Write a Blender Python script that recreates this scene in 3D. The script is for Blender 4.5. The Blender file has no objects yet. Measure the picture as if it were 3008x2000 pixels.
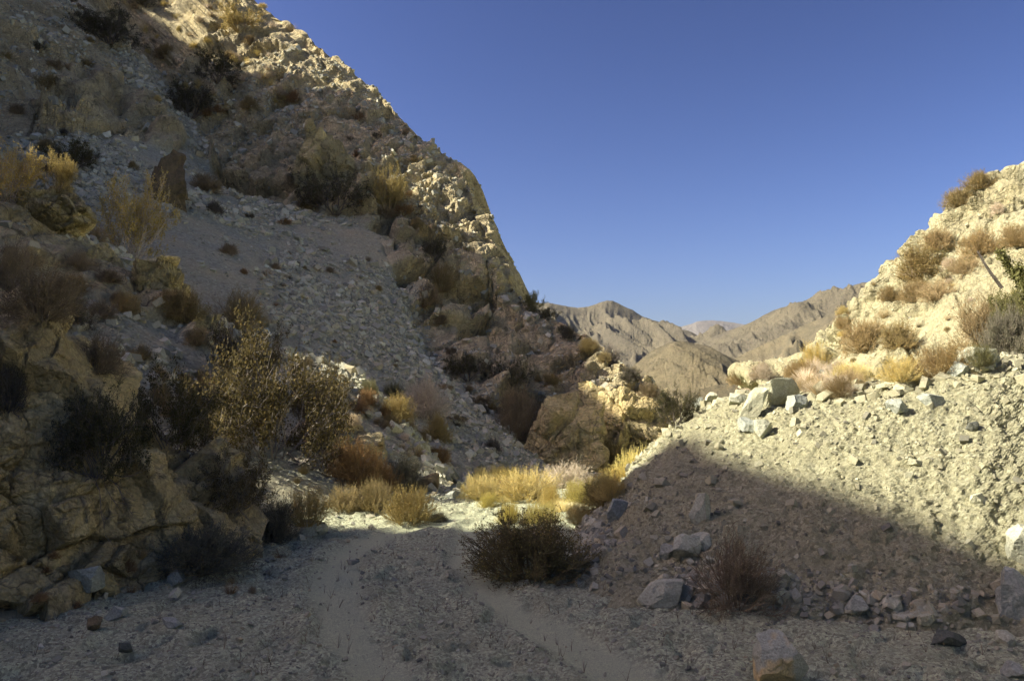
import bpy, math
import numpy as np
from mathutils import Vector, Matrix, Euler
from mathutils.bvhtree import BVHTree

# ------------------------------------------------------------------ camera, sky, sun, exposure
SC = bpy.context.scene
COL = SC.collection
EYE = 1.6
FPX = 2285.0                      # focal length in photograph pixels (width 3008)
PITCH = math.atan(150.0 / FPX)
cam_d = bpy.data.cameras.new('camera')
cam_d.sensor_width = 36.0
cam_d.lens = FPX / 3008.0 * 36.0
cam_d.clip_start = 0.05
cam_d.clip_end = 30000
cam = bpy.data.objects.new('camera', cam_d)
cam.location = (0, 0, EYE)
cam.rotation_euler = (math.pi / 2 + PITCH, 0, 0)
COL.objects.link(cam)
SC.camera = cam

SUN_EL = math.radians(38)
SUN_BACK = math.radians(5)        # how far the sun stands behind a line straight to the left
sun_vec = Vector((-math.cos(SUN_BACK) * math.cos(SUN_EL), -math.sin(SUN_BACK) * math.cos(SUN_EL), math.sin(SUN_EL)))
world = bpy.data.worlds.new('World')
SC.world = world
world.use_nodes = True
wn = world.node_tree
wn.nodes.clear()
sky = wn.nodes.new('ShaderNodeTexSky')
sky.sky_type = 'NISHITA'
sky.sun_disc = False
sky.sun_elevation = SUN_EL
sky.sun_rotation = math.atan2(sun_vec.x, sun_vec.y)
sky.altitude = 600
sky.air_density = 1.0
sky.dust_density = 3.5
sky.ozone_density = 2.0
bg = wn.nodes.new('ShaderNodeBackground')
bg.inputs['Strength'].default_value = 0.06
wo = wn.nodes.new('ShaderNodeOutputWorld')
tint = wn.nodes.new('ShaderNodeMixRGB'); tint.blend_type = 'MULTIPLY'; tint.inputs[0].default_value = 1
tint.inputs[2].default_value = (0.303, 0.262, 0.302, 1)     # camera white balance of the violet-blue sky
gam = wn.nodes.new('ShaderNodeGamma'); gam.inputs[1].default_value = 1.8
wn.links.new(sky.outputs[0], gam.inputs[0])
wn.links.new(gam.outputs[0], tint.inputs[1])
wn.links.new(tint.outputs[0], bg.inputs[0])
wn.links.new(bg.outputs[0], wo.inputs[0])

sun_d = bpy.data.lights.new('sun', 'SUN')
sun_d.energy = 5.0
sun_d.angle = math.radians(0.55)
sun_d.color = (1.0, 0.93, 0.82)
sun = bpy.data.objects.new('sun', sun_d)
sun.rotation_euler = sun_vec.to_track_quat('Z', 'Y').to_euler()
sun.location = (-50, 0, 60)
COL.objects.link(sun)

SC.view_settings.view_transform = 'Standard'
SC.view_settings.look = 'None'
SC.view_settings.gamma = 1.0
SC.view_settings.use_curve_mapping = False
SC.view_settings.exposure = 1.32
SC.render.engine = 'CYCLES'
SC.cycles.max_bounces = 5
SC.cycles.diffuse_bounces = 3
SC.cycles.use_denoising = True
SC.cycles.denoising_input_passes = 'RGB_ALBEDO_NORMAL'
SC.cycles.denoising_prefilter = 'ACCURATE'

rng = np.random.default_rng(11)

# ------------------------------------------------------------------ helpers
def pt(px, py, d):
    """world point seen at photograph pixel (px,py) standing d metres ahead"""
    r = (px - 1504.0) / FPX
    u = (1000.0 - py) / FPX
    fy = math.cos(PITCH) - u * math.sin(PITCH)
    fz = math.sin(PITCH) + u * math.cos(PITCH)
    k = d / fy
    return (r * k, d, EYE + fz * k)

def ray(px, py):
    v = Vector(pt(px, py, 1.0)) - Vector((0, 0, EYE))
    return v.normalized()

def hash3(ix, iy, iz, seed):
    h = (ix.astype(np.int64) * 73856093) ^ (iy.astype(np.int64) * 19349663) ^ (iz.astype(np.int64) * 83492791) ^ (seed * 2654435761 & 0xffffffff)
    h = (h & 0xffffffff).astype(np.uint64)
    h = (h ^ (h >> np.uint64(15))) * np.uint64(0x2c1b3c6d) & np.uint64(0xffffffff)
    h = (h ^ (h >> np.uint64(12))) * np.uint64(0x297a2d39) & np.uint64(0xffffffff)
    h = h ^ (h >> np.uint64(15))
    return h.astype(np.float64) / 4294967296.0

def noise(p, seed=0):
    f = np.floor(p)
    t = p - f
    t = t * t * t * (t * (t * 6 - 15) + 10)
    i = f.astype(np.int64)
    out = 0
    for dx in (0, 1):
        wx = t[:, 0] if dx else 1 - t[:, 0]
        for dy in (0, 1):
            wy = t[:, 1] if dy else 1 - t[:, 1]
            for dz in (0, 1):
                wz = t[:, 2] if dz else 1 - t[:, 2]
                out = out + wx * wy * wz * hash3(i[:, 0] + dx, i[:, 1] + dy, i[:, 2] + dz, seed)
    return out * 2 - 1

def fbm(p, octv=4, seed=0, gain=0.5, ridged=False):
    a, s, out, tot = 1.0, 1.0, 0, 0
    for k in range(octv):
        n = noise(p * s + k * 17.3, seed + k)
        if ridged:
            n = 1 - 2 * np.abs(n)
        out = out + a * n
        tot += a
        a *= gain
        s *= 2.03
    return out / tot

def cells(p, seed=0):
    """returns id hash, offset from cell centre, edge distance (8 neighbour cells)"""
    b = np.floor(p - 0.5).astype(np.int64)
    n = len(p)
    f1 = np.full(n, 9.0); f2 = np.full(n, 9.0)
    hid = np.zeros((n, 3)); off = np.zeros((n, 3))
    for dx in (0, 1):
        for dy in (0, 1):
            for dz in (0, 1):
                ix, iy, iz = b[:, 0] + dx, b[:, 1] + dy, b[:, 2] + dz
                j = np.stack([hash3(ix, iy, iz, seed + q) for q in (1, 2, 3)], 1)
                c = np.stack([ix, iy, iz], 1) + 0.5 + (j - 0.5) * 0.8
                d = p - c
                dist = np.sqrt((d * d).sum(1))
                near = dist < f1
                f2 = np.where(near, f1, np.minimum(f2, dist))
                f1 = np.where(near, dist, f1)
                hid = np.where(near[:, None], j, hid)
                off = np.where(near[:, None], d, off)
    return hid, off, f2 - f1

def blocks(p, size, seed=0, tilt=0.6, crack=0.25, aniso=None, rot=None):
    """faceted fractured-rock relief in units of `size`"""
    q = p
    if rot is not None:
        q = p @ np.array(rot.to_3x3()).T
    if aniso is not None:
        q = q / np.array(aniso)
    q = q / size
    q = q + 0.22 * np.stack([noise(q * 1.3, seed + 50), noise(q * 1.3, seed + 51), noise(q * 1.3, seed + 52)], 1)
    hid, off, edge = cells(q, seed)
    nrm = hid * 2 - 1
    d = 0.42 * (hid[:, 0] - 0.5) + 0.62 * tilt * (off * nrm).sum(1)
    d = d - 0.5 * crack * np.exp(-(edge / 0.06) ** 2)
    return d * size, hid[:, 1]

def mesh_np(name, verts, faces, attrs=None, smooth=False):
    me = bpy.data.meshes.new(name)
    verts = np.asarray(verts, dtype=np.float32)
    faces = np.asarray(faces, dtype=np.int32)
    k = faces.shape[1]
    me.vertices.add(len(verts)); me.vertices.foreach_set('co', verts.ravel())
    me.loops.add(faces.size); me.loops.foreach_set('vertex_index', faces.ravel())
    me.polygons.add(len(faces))
    me.polygons.foreach_set('loop_start', np.arange(0, faces.size, k, dtype=np.int32))
    me.polygons.foreach_set('loop_total', np.full(len(faces), k, dtype=np.int32))
    me.polygons.foreach_set('use_smooth', np.full(len(faces), smooth, dtype=bool))
    me.update(calc_edges=True)
    for an, av in (attrs or {}).items():
        a = me.attributes.new(an, 'FLOAT', 'POINT')
        a.data.foreach_set('value', np.asarray(av, dtype=np.float32))
    return me

def link(name, me, mat=None, parent=None, **props):
    o = bpy.data.objects.new(name, me)
    COL.objects.link(o)
    if mat is not None and me is not None and len(me.materials) == 0:
        me.materials.append(mat)
    if parent is not None:
        o.parent = parent
    for k, v in props.items():
        if v is not None:
            o[k] = v
    return o

def catmull(ctrl, t):
    n = len(ctrl)
    i = np.clip(np.floor(t).astype(int), 0, n - 2)
    f = (t - i).reshape((-1,) + (1,) * (ctrl.ndim - 1))
    p0 = ctrl[np.maximum(i - 1, 0)]; p1 = ctrl[i]; p2 = ctrl[i + 1]; p3 = ctrl[np.minimum(i + 2, n - 1)]
    return 0.5 * (2 * p1 + (p2 - p0) * f + (2 * p0 - 5 * p1 + 4 * p2 - p3) * f ** 2 + (3 * p1 - p0 - 3 * p2 + p3) * f ** 3)

def lerp_rows(ctrl, t):
    i = np.clip(np.floor(t).astype(int), 0, len(ctrl) - 2)
    f = (t - i)[:, None, None]
    return ctrl[i] * (1 - f) + ctrl[i + 1] * f

def grid_faces(nr, nc):
    a = (np.arange(nr - 1)[:, None] * nc + np.arange(nc - 1)[None, :]).ravel()
    return np.stack([a, a + 1, a + nc + 1, a + nc], 1)

class Sheet:
    """land surface lofted through rows of control points; rows x cols grid"""
    def __init__(self, rows, tr, tc, straight=False):
        c = np.array(rows, dtype=float)            # (R, C, 3)
        g = (lerp_rows if straight else catmull)(c, tr)                         # (nr, C, 3)
        g = catmull(g.transpose(1, 0, 2), tc).transpose(1, 0, 2)
        self.nr, self.nc = len(tr), len(tc)
        self.g = g
        self.T, self.U = np.meshgrid(tr, tc, indexing='ij')
        self.T = self.T.ravel(); self.U = self.U.ravel()
        self.p = g.reshape(-1, 3)
        self.n = self.normals(self.p)
    def normals(self, p):
        g = p.reshape(self.nr, self.nc, 3)
        du = np.gradient(g, axis=1); dv = np.gradient(g, axis=0)
        n = np.cross(du, dv).reshape(-1, 3)
        n /= np.linalg.norm(n, axis=1)[:, None] + 1e-9
        if n[:, 2].mean() < 0:
            n = -n
        return n
    def displace(self, d, soft=True):
        if not soft:
            self.p = self.p + self.n * d[:, None]
            return
        g = d.reshape(self.nr, self.nc)
        for ax in (0, 1):                           # takes the comb teeth off the block edges
            q = np.concatenate([np.take(g, [0], ax), g, np.take(g, [-1], ax)], ax)
            g = 0.25 * np.take(q, range(0, g.shape[ax]), ax) + 0.5 * g + 0.25 * np.take(q, range(2, g.shape[ax] + 2), ax)
        d = g.ravel()
        self.p = self.p + self.n * d[:, None]
    def build(self, name, mat, attrs=None, **props):
        f = grid_faces(self.nr, self.nc)
        # keep faces pointing up
        a, b, c = self.p[f[:, 0]], self.p[f[:, 1]], self.p[f[:, 2]]
        if np.cross(b - a, c - b)[:, 2].mean() < 0:
            f = f[:, ::-1]
        self.f = f
        self.me = mesh_np(name, self.p, f, attrs)
        return link(name, self.me, mat, **props)

GROUNDS = []                       # (vertices, faces, key) used for placing things
def add_ground(p, f, key):
    GROUNDS.append((key, BVHTree.FromPolygons([tuple(v) for v in p.tolist()], [tuple(q) for q in f.tolist()])))

def hit(px, py, keys=None):
    """first land point seen at that pixel"""
    best = None
    d = ray(px, py)
    for key, bvh in GROUNDS:
        if keys and key not in keys:
            continue
        loc, nor, idx, dist = bvh.ray_cast(Vector((0, 0, EYE)), d, 400)
        if loc is not None and (best is None or dist < best[2]):
            best = (loc, nor if nor.z > 0 else -nor, dist, key)
    return best

def project(p):
    q = p - np.array([0, 0, EYE])
    f = q[:, 1] * math.cos(PITCH) + q[:, 2] * math.sin(PITCH)
    u = -q[:, 1] * math.sin(PITCH) + q[:, 2] * math.cos(PITCH)
    f = np.maximum(f, 1e-3)
    return 1504 + q[:, 0] / f * FPX, 1000 - u / f * FPX, f

# ------------------------------------------------------------------ materials
class NT:
    def __init__(self, name):
        self.m = bpy.data.materials.new(name)
        self.m.use_nodes = True
        self.t = self.m.node_tree
        self.t.nodes.clear()
        self.out = self.t.nodes.new('ShaderNodeOutputMaterial')
        self.b = self.t.nodes.new('ShaderNodeBsdfPrincipled')
        self.t.links.new(self.b.outputs[0], self.out.inputs[0])
        self.b.inputs['Roughness'].default_value = 0.95
        self.b.inputs['Specular IOR Level'].default_value = 0.15
        self.co = self.t.nodes.new('ShaderNodeTexCoord').outputs['Object']
    def _set(self, node, key, v):
        if isinstance(v, bpy.types.NodeSocket):
            self.t.links.new(v, node.inputs[key])
        elif v is not None:
            node.inputs[key].default_value = v
    def noise(self, scale, detail=4, rough=0.55, co=None, dist=0.0):
        n = self.t.nodes.new('ShaderNodeTexNoise')
        self._set(n, 'Vector', co or self.co); self._set(n, 'Scale', scale)
        self._set(n, 'Detail', detail); self._set(n, 'Roughness', rough); self._set(n, 'Distortion', dist)
        return n.outputs['Fac']
    def voronoi(self, scale, feature='F1', co=None, out='Distance', rnd=1.0):
        n = self.t.nodes.new('ShaderNodeTexVoronoi')
        n.feature = feature
        self._set(n, 'Vector', co or self.co); self._set(n, 'Scale', scale); self._set(n, 'Randomness', rnd)
        return n.outputs[out]
    def ramp(self, fac, stops):
        n = self.t.nodes.new('ShaderNodeValToRGB')
        e = n.color_ramp.elements
        while len(e) < len(stops):
            e.new(0.5)
        for el, (pos, c) in zip(e, stops):
            el.position = pos
            el.color = (*c, 1) if len(c) == 3 else c
        self._set(n, 'Fac', fac)
        return n.outputs[0]
    def mix(self, fac, a, b, mode='MIX'):
        n = self.t.nodes.new('ShaderNodeMixRGB')
        n.blend_type = mode
        self._set(n, 0, fac)
        self._set(n, 1, (*a, 1) if isinstance(a, tuple) else a)
        self._set(n, 2, (*b, 1) if isinstance(b, tuple) else b)
        return n.outputs[0]
    def math(self, op, a, b=0.0, clamp=False):
        n = self.t.nodes.new('ShaderNodeMath')
        n.operation = op; n.use_clamp = clamp
        self._set(n, 0, a); self._set(n, 1, b)
        return n.outputs[0]
    def attr(self, name):
        n = self.t.nodes.new('ShaderNodeAttribute')
        n.attribute_name = name
        return n.outputs['Fac']
    def rand(self):
        return self.t.nodes.new('ShaderNodeObjectInfo').outputs['Random']
    def scale(self, v, s):
        n = self.t.nodes.new('ShaderNodeMapping')
        self._set(n, 'Vector', v)
        n.inputs['Scale'].default_value = s
        return n.outputs[0]
    def bump(self, h, dist, strength=1.0, normal=None):
        n = self.t.nodes.new('ShaderNodeBump')
        self._set(n, 'Height', h); n.inputs['Distance'].default_value = dist
        n.inputs['Strength'].default_value = strength
        if normal is not None:
            self._set(n, 'Normal', normal)
        return n.outputs[0]
    hue = (1.06, 1.16, 0.97)
    def done(self, col, normal=None, rough=None):
        col = self.mix(1.0, col, self.hue, 'MULTIPLY')   # even green push on the colour, offsets the violet sky fill
        self._set(self.b, 'Base Color', col)
        if normal is not None:
            self._set(self.b, 'Normal', normal)
        if rough is not None:
            self._set(self.b, 'Roughness', rough)
        return self.m

def mountain_mat(name, rock_a, rock_b, rock_c, scree_a, scree_b, s=1.0, stain_shade=(0.10, 0.08, 0.06)):
    """attributes: rock (0 loose scree..1 bedrock), rnd per fracture block"""
    n = NT(name); n.hue = (1.13, 1.24, 0.98)
    rock = n.attr('rock'); rnd = n.attr('rnd')
    big = n.noise(0.35 * s, 5, 0.6)
    med = n.noise(1.7 * s, 6, 0.65, dist=0.4)
    fine = n.noise(14 * s, 6, 0.7)
    rc = n.mix(n.ramp(big, [(0.38, (0, 0, 0)), (0.62, (1, 1, 1))]), rock_a, rock_b)
    rc = n.mix(n.ramp(med, [(0.48, (0, 0, 0)), (0.68, (1, 1, 1))]), rc, rock_c)
    rc = n.mix(n.math('MULTIPLY', n.ramp(n.noise(0.9 * s, 7, 0.75, dist=1.2), [(0.52, (0, 0, 0)), (0.64, (1, 1, 1))]), 0.55), rc, stain_shade)
    rc = n.mix(1.0, rc, n.ramp(rnd, [(0, (0.72, 0.72, 0.74)), (1, (1.22, 1.2, 1.15))]), 'MULTIPLY')
    peb = n.voronoi(9 * s, out='Color')
    sepx = n.t.nodes.new('ShaderNodeSeparateColor'); n.t.links.new(peb, sepx.inputs[0])
    sc = n.mix(sepx.outputs[0], scree_a, scree_b)
    sc = n.mix(n.ramp(big, [(0.4, (0, 0, 0)), (0.65, (0.6, 0.6, 0.6))]), sc, rock_a)
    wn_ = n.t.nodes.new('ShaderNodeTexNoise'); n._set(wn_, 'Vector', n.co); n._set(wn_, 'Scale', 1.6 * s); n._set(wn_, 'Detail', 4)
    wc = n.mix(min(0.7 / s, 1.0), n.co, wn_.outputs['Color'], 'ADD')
    crevice_shade = n.math('MULTIPLY', n.ramp(n.voronoi(0.9 * s, 'DISTANCE_TO_EDGE', co=n.scale(wc, (1.5, 1.2, 0.5))), [(0.0, (0.8, 0.8, 0.8)), (0.03, (0, 0, 0))]), n.ramp(n.noise(1.1 * s, 3, 0.6), [(0.45, (0, 0, 0)), (0.6, (1, 1, 1))]))
    rc = n.mix(crevice_shade, rc, stain_shade)                       # dark crevice shade painted into the colour along the joints
    c = n.mix(rock, sc, rc)
    c = n.mix(1.0, c, n.ramp(fine, [(0.3, (0.74, 0.74, 0.74)), (0.7, (1.24, 1.24, 1.24))]), 'MULTIPLY')
    b1 = n.bump(n.noise(5 * s, 8, 0.72, dist=0.3), 0.22 / s, 0.9)
    cr = n.ramp(n.voronoi(1.5 * s, 'DISTANCE_TO_EDGE', co=wc), [(0.0, (0, 0, 0)), (0.10, (1, 1, 1))])
    cr2 = n.ramp(n.voronoi(4.2 * s, 'DISTANCE_TO_EDGE', co=wc), [(0.0, (0, 0, 0)), (0.14, (1, 1, 1))])
    b2 = n.bump(n.math('MULTIPLY', n.math('ADD', cr, n.math('MULTIPLY', cr2, 0.5)), rock), 0.10 / s, 0.9, b1)
    b3 = n.bump(n.noise(26 * s, 4, 0.7), 0.03 / s, 0.8, b2)
    return n.done(c, b3)

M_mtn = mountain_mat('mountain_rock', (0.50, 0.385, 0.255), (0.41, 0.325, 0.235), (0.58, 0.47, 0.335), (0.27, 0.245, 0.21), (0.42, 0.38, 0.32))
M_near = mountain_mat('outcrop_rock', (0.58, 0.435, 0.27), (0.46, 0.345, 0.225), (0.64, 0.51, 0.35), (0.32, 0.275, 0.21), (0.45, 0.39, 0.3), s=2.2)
M_white = mountain_mat('pale_cliff_rock', (0.385, 0.325, 0.232), (0.46, 0.405, 0.31), (0.30, 0.255, 0.18), (0.30, 0.25, 0.175), (0.40, 0.345, 0.25), s=1.8, stain_shade=(0.24, 0.20, 0.14))

def stone_mat(name, stops, s=1.0):
    n = NT(name)
    r = n.math('FRACT', n.math('ADD', n.attr('rnd'), n.rand()))
    c = n.ramp(r, stops)
    c = n.mix(n.ramp(n.noise(7 * s, 5, 0.7), [(0.42, (0, 0, 0)), (0.66, (0.55, 0.55, 0.55))]), c, (0.30, 0.23, 0.15))
    c = n.mix(1.0, c, n.ramp(n.noise(40 * s, 4, 0.7), [(0.3, (0.7, 0.7, 0.7)), (0.7, (1.25, 1.25, 1.25))]), 'MULTIPLY')
    return n.done(c, n.bump(n.noise(22 * s, 6, 0.7), 0.02, 0.7))
STOPS = [(0, (0.20, 0.19, 0.175)), (0.2, (0.31, 0.29, 0.26)), (0.45, (0.42, 0.385, 0.33)), (0.7, (0.50, 0.46, 0.385)), (0.88, (0.44, 0.36, 0.26)), (1.0, (0.64, 0.60, 0.52))]
M_stone = stone_mat('grey_stone', STOPS)
M_stone_bank = stone_mat('bank_stone', [(0, (0.17, 0.16, 0.145)), (0.2, (0.30, 0.27, 0.21)), (0.5, (0.40, 0.355, 0.265)), (0.85, (0.46, 0.41, 0.31)), (1.0, (0.58, 0.54, 0.44))])
def solid_stone(name, c1, c2, s=1.0, c3=None):
    n = NT(name); n.hue = (1.05, 1.16, 0.97)
    c = n.mix(n.ramp(n.noise(4 * s, 6, 0.65, dist=0.6), [(0.4, (0, 0, 0)), (0.6, (1, 1, 1))]), c1, c2)
    if c3:
        c = n.mix(n.ramp(n.noise(2.2 * s, 3, 0.5), [(0.5, (0, 0, 0)), (0.56, (1, 1, 1))]), c, c3)
    c = n.mix(1.0, c, n.ramp(n.noise(60 * s, 4, 0.75), [(0.3, (0.65, 0.65, 0.65)), (0.7, (1.3, 1.3, 1.3))]), 'MULTIPLY')
    return n.done(c, n.bump(n.noise(16 * s, 8, 0.75), 0.03, 0.8))
M_pale = solid_stone('pale_boulder', (0.46, 0.42, 0.35), (0.36, 0.33, 0.28))
M_cream = solid_stone('cream_boulder', (0.48, 0.435, 0.345), (0.38, 0.335, 0.255))
M_greyb = solid_stone('grey_boulder', (0.27, 0.26, 0.245), (0.36, 0.345, 0.32))
M_dark = solid_stone('dark_boulder', (0.10, 0.095, 0.09), (0.15, 0.14, 0.125))
M_brown = solid_stone('brown_boulder', (0.20, 0.14, 0.085), (0.12, 0.09, 0.06))
M_split = solid_stone('two_tone_boulder', (0.46, 0.42, 0.36), (0.38, 0.35, 0.31), 1.6, (0.62, 0.45, 0.26))
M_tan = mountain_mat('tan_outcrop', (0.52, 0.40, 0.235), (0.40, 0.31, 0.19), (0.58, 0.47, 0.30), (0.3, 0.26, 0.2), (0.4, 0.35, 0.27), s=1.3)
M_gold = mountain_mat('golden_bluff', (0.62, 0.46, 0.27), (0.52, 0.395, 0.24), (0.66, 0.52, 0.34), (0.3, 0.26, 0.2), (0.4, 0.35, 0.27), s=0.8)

def sand_mat():
    n = NT('wash_sand'); n.hue = (1.04, 1.20, 0.95)
    tr = n.attr('track')
    v = n.t.nodes.new('ShaderNodeSeparateColor'); n.t.links.new(n.voronoi(55, out='Color'), v.inputs[0])
    c = n.ramp(v.outputs[0], [(0, (0.32, 0.285, 0.225)), (0.5, (0.60, 0.535, 0.41)), (1, (0.85, 0.78, 0.64))])
    c = n.mix(n.ramp(n.noise(1.3, 6, 0.7), [(0.4, (0, 0, 0)), (0.7, (0.6, 0.6, 0.6))]), c, (0.44, 0.385, 0.295))
    c = n.mix(n.math('MULTIPLY', tr, 0.85), c, (0.66, 0.60, 0.47))
    c = n.mix(1.0, c, n.ramp(n.noise(130, 3, 0.8), [(0.3, (0.6, 0.6, 0.6)), (0.7, (1.35, 1.35, 1.35))]), 'MULTIPLY')
    b1 = n.bump(n.noise(16, 9, 0.8), 0.07, 1.0)
    b2 = n.bump(n.noise(70, 4, 0.8), 0.02, 0.9, b1)
    return n.done(c, b2)
M_sand = sand_mat()

def bank_mat():
    n = NT('gravel_bank')
    v = n.t.nodes.new('ShaderNodeSeparateColor'); n.t.links.new(n.voronoi(38, out='Color'), v.inputs[0])
    c = n.ramp(v.outputs[0], [(0, (0.32, 0.28, 0.195)), (0.5, (0.47, 0.415, 0.29)), (1, (0.60, 0.54, 0.40))])
    c = n.mix(n.ramp(n.noise(1.6, 6, 0.7), [(0.4, (0, 0, 0)), (0.7, (0.7, 0.7, 0.7))]), c, (0.42, 0.365, 0.255))
    c = n.mix(1.0, c, n.ramp(n.noise(90, 3, 0.8), [(0.3, (0.7, 0.7, 0.7)), (0.7, (1.25, 1.25, 1.25))]), 'MULTIPLY')
    b1 = n.bump(n.noise(18, 9, 0.8), 0.07, 1.0)
    b2 = n.bump(n.noise(50, 5, 0.8), 0.02, 0.9, b1)
    return n.done(c, b2)
M_bank = bank_mat()

def far_mat(name, a, b, c3, s):
    n = NT(name)
    c = n.mix(n.ramp(n.noise(0.02 * s, 6, 0.65), [(0.42, (0, 0, 0)), (0.6, (1, 1, 1))]), a, b)
    dots = n.ramp(n.noise(0.55 * s, 4, 0.75), [(0.52, (0, 0, 0)), (0.60, (1, 1, 1))])
    c = n.mix(n.math('MULTIPLY', dots, 0.55), c, c3)
    return n.done(c, n.bump(n.noise(0.6 * s, 6, 0.75), 1.2 / s, 1.0, n.bump(n.noise(0.09 * s, 9, 0.72, dist=0.6), 7.0 / s, 1.0)))
M_hill = far_mat('desert_hill', (0.165, 0.130, 0.085), (0.12, 0.098, 0.068), (0.05, 0.042, 0.03), 3.2)
M_far = far_mat('far_mountain', (0.165, 0.134, 0.095), (0.12, 0.099, 0.075), (0.048, 0.042, 0.034), 1.0)
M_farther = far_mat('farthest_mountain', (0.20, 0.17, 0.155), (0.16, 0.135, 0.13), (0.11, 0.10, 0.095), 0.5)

# ------------------------------------------------------------------ ground of the wash
def zbase(y):
    y = np.asarray(y, dtype=float)
    return np.where(y < 12, 0.0, -np.minimum(y - 12, 400) * 0.085)

def gxy(px, py):
    d = 1.6 * FPX / (py - 1150.0)
    return pt(px, py, d)[:2]
TRACKS = [[gxy(*q) for q in ((1190, 2150), (1130, 1985), (1070, 1900), (1010, 1830), (985, 1750), (985, 1680), (1020, 1612), (1120, 1563), (1260, 1535), (1370, 1510))],
          [gxy(*q) for q in ((2250, 2140), (1960, 2010), (1780, 1915), (1640, 1835), (1520, 1772), (1440, 1715), (1385, 1650), (1370, 1600), (1390, 1550), (1440, 1515))]]
def track_dist(x, y):
    out = np.full(len(x), 9.0)
    for line in TRACKS:
        for (ax, ay), (bx, by) in zip(line[:-1], line[1:]):
            dx, dy = bx - ax, by - ay
            t = np.clip(((x - ax) * dx + (y - ay) * dy) / (dx * dx + dy * dy), 0, 1)
            out = np.minimum(out, np.hypot(x - ax - t * dx, y - ay - t * dy))
    return out

def make_ground():
    ys = np.concatenate([np.linspace(-40, 0, 20)[:-1], np.linspace(0, 3.4, 25)[:-1], 3.4 * (1.0062 ** np.arange(250)), 16.0 * (1.12 ** np.arange(1, 54))])
    u = np.linspace(-1, 1, 371)
    u = 0.42 * u + 0.58 * u ** 3
    Y, Ug = np.meshgrid(ys, u, indexing='ij')
    W = 9 + 1.5 * np.maximum(Y, 0) * np.clip(Y / 16, 0.35, 1)
    X = Ug * W
    p = np.stack([X.ravel(), Y.ravel(), zbase(Y).ravel()], 1)
    d = track_dist(p[:, 0], p[:, 1] + 0)
    wob = noise(p * [2, 2, 2], 3) * 0.05
    d = d + wob
    tr = np.clip(1 - np.maximum(d - 0.13, 0) / 0.13, 0, 1) ** 1.3
    rim = np.exp(-((d - 0.29) / 0.07) ** 2)
    near = np.exp(-np.maximum(p[:, 1] - 12, 0) / 6)
    bumps = fbm(p * [3.2, 3.2, 1], 4, 5, 0.6)
    dim = -np.maximum(fbm(p * [6.5, 6.5, 1], 3, 21, 0.55) - 0.05, 0) * 0.12
    z = near * ((1 - 0.8 * tr) * (0.036 * bumps + dim * 1.25 + 0.016 * fbm(p * [22, 22, 1], 2, 9, 0.7)) - 0.034 * tr + 0.034 * rim * (0.6 + 0.7 * noise(p * 5, 8)))
    z += 0.05 * fbm(p * [0.45, 0.45, 1], 2, 30)
    # ruts of older wheels crossing
    p[:, 2] += z
    f = grid_faces(len(ys), len(u))
    me = mesh_np('ground', p, f, {'track': tr}, smooth=True)
    o = link('ground', me, M_sand, kind='structure')
    add_ground(p, f, 'wash')
    return p, f
ground_p, ground_f = make_ground()
pl = mesh_np('desert_floor', [(-3900, -1200, -37), (3900, -1200, -37), (3900, 4200, -37), (-3900, 4200, -37)], [(0, 1, 2, 3)], {'track': [0, 0, 0, 0]})
link('desert_floor', pl, M_hill, kind='structure')

# ------------------------------------------------------------------ left side: main mountain
def lin(a, b, n):
    return np.linspace(a, b, n)

R = {}
CR = [pt(*q) for q in [(2015, 1240, 33), (1925, 1165, 35), (1800, 1062, 37), (1672, 978, 40), (1512, 880, 43), (1462, 765, 45), (1392, 655, 48), (1330, 500, 51), (1205, 400, 54), (1035, 238, 58), (820, 80, 63), (610, -90, 66), (250, -380, 70), (-500, -900, 72)]]
R4 = [pt(*q) for q in [(1990, 1270, 31), (1900, 1215, 32.5), (1790, 1150, 34), (1660, 1085, 36.5), (1490, 1000, 39.5), (1400, 880, 42), (1300, 770, 44.5), (1200, 620, 47.5), (1060, 500, 50), (830, 380, 54), (680, 230, 58), (500, 30, 63), (180, -200, 66), (-600, -500, 64)]]
R3 = [pt(*q) for q in [(1960, 1340, 29), (1860, 1365, 29), (1760, 1378, 29), (1600, 1345, 29.5), (1450, 1190, 32), (1290, 1050, 36), (1225, 880, 40), (1140, 700, 44), (950, 610, 47), (680, 560, 49), (570, 370, 55), (420, 150, 61), (100, -100, 63), (-650, -300, 60)]]
R2 = [pt(*q) for q in [(1950, 1400, 26), (1860, 1400, 26), (1740, 1400, 26), (1610, 1380, 26), (1400, 1240, 28), (1230, 1090, 30.5), (1060, 930, 33.5), (880, 770, 37), (720, 630, 41), (570, 490, 46), (470, 330, 52), (350, 130, 58), (0, -60, 58), (-700, -200, 54)]]
R1 = [pt(*q) for q in [(1940, 1440, 23), (1840, 1440, 23), (1700, 1430, 22), (1480, 1405, 22), (1270, 1290, 23), (1080, 1150, 25), (900, 990, 27.5), (720, 850, 30), (540, 700, 33), (380, 560, 36.5), (220, 380, 41), (60, 180, 46), (-200, 30, 48), (-800, -50, 46)]]
R0 = [pt(*q) for q in [(1940, 1480, 20), (1820, 1480, 20), (1640, 1470, 18), (1380, 1480, 18), (1150, 1400, 18), (960, 1300, 20), (780, 1180, 22), (600, 1020, 25), (420, 900, 26), (240, 860, 28), (60, 820, 30), (-100, 760, 32), (-400, 700, 33), (-1000, 650, 33)]]
def back(row, dy, dz, dx=0):
    return [(x + dx, y + dy, z + dz) for x, y, z in row]
RB1 = back(CR, 5, -4, 3)
RB2 = back(CR, 40, -38, 22)
tr = np.concatenate([lin(0, 0.8, 14)[:-1], lin(0.8, 3, 165)[:-1], lin(3, 5, 205)[:-1], lin(5, 6, 10)[:-1], lin(6, 7, 6)])
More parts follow.
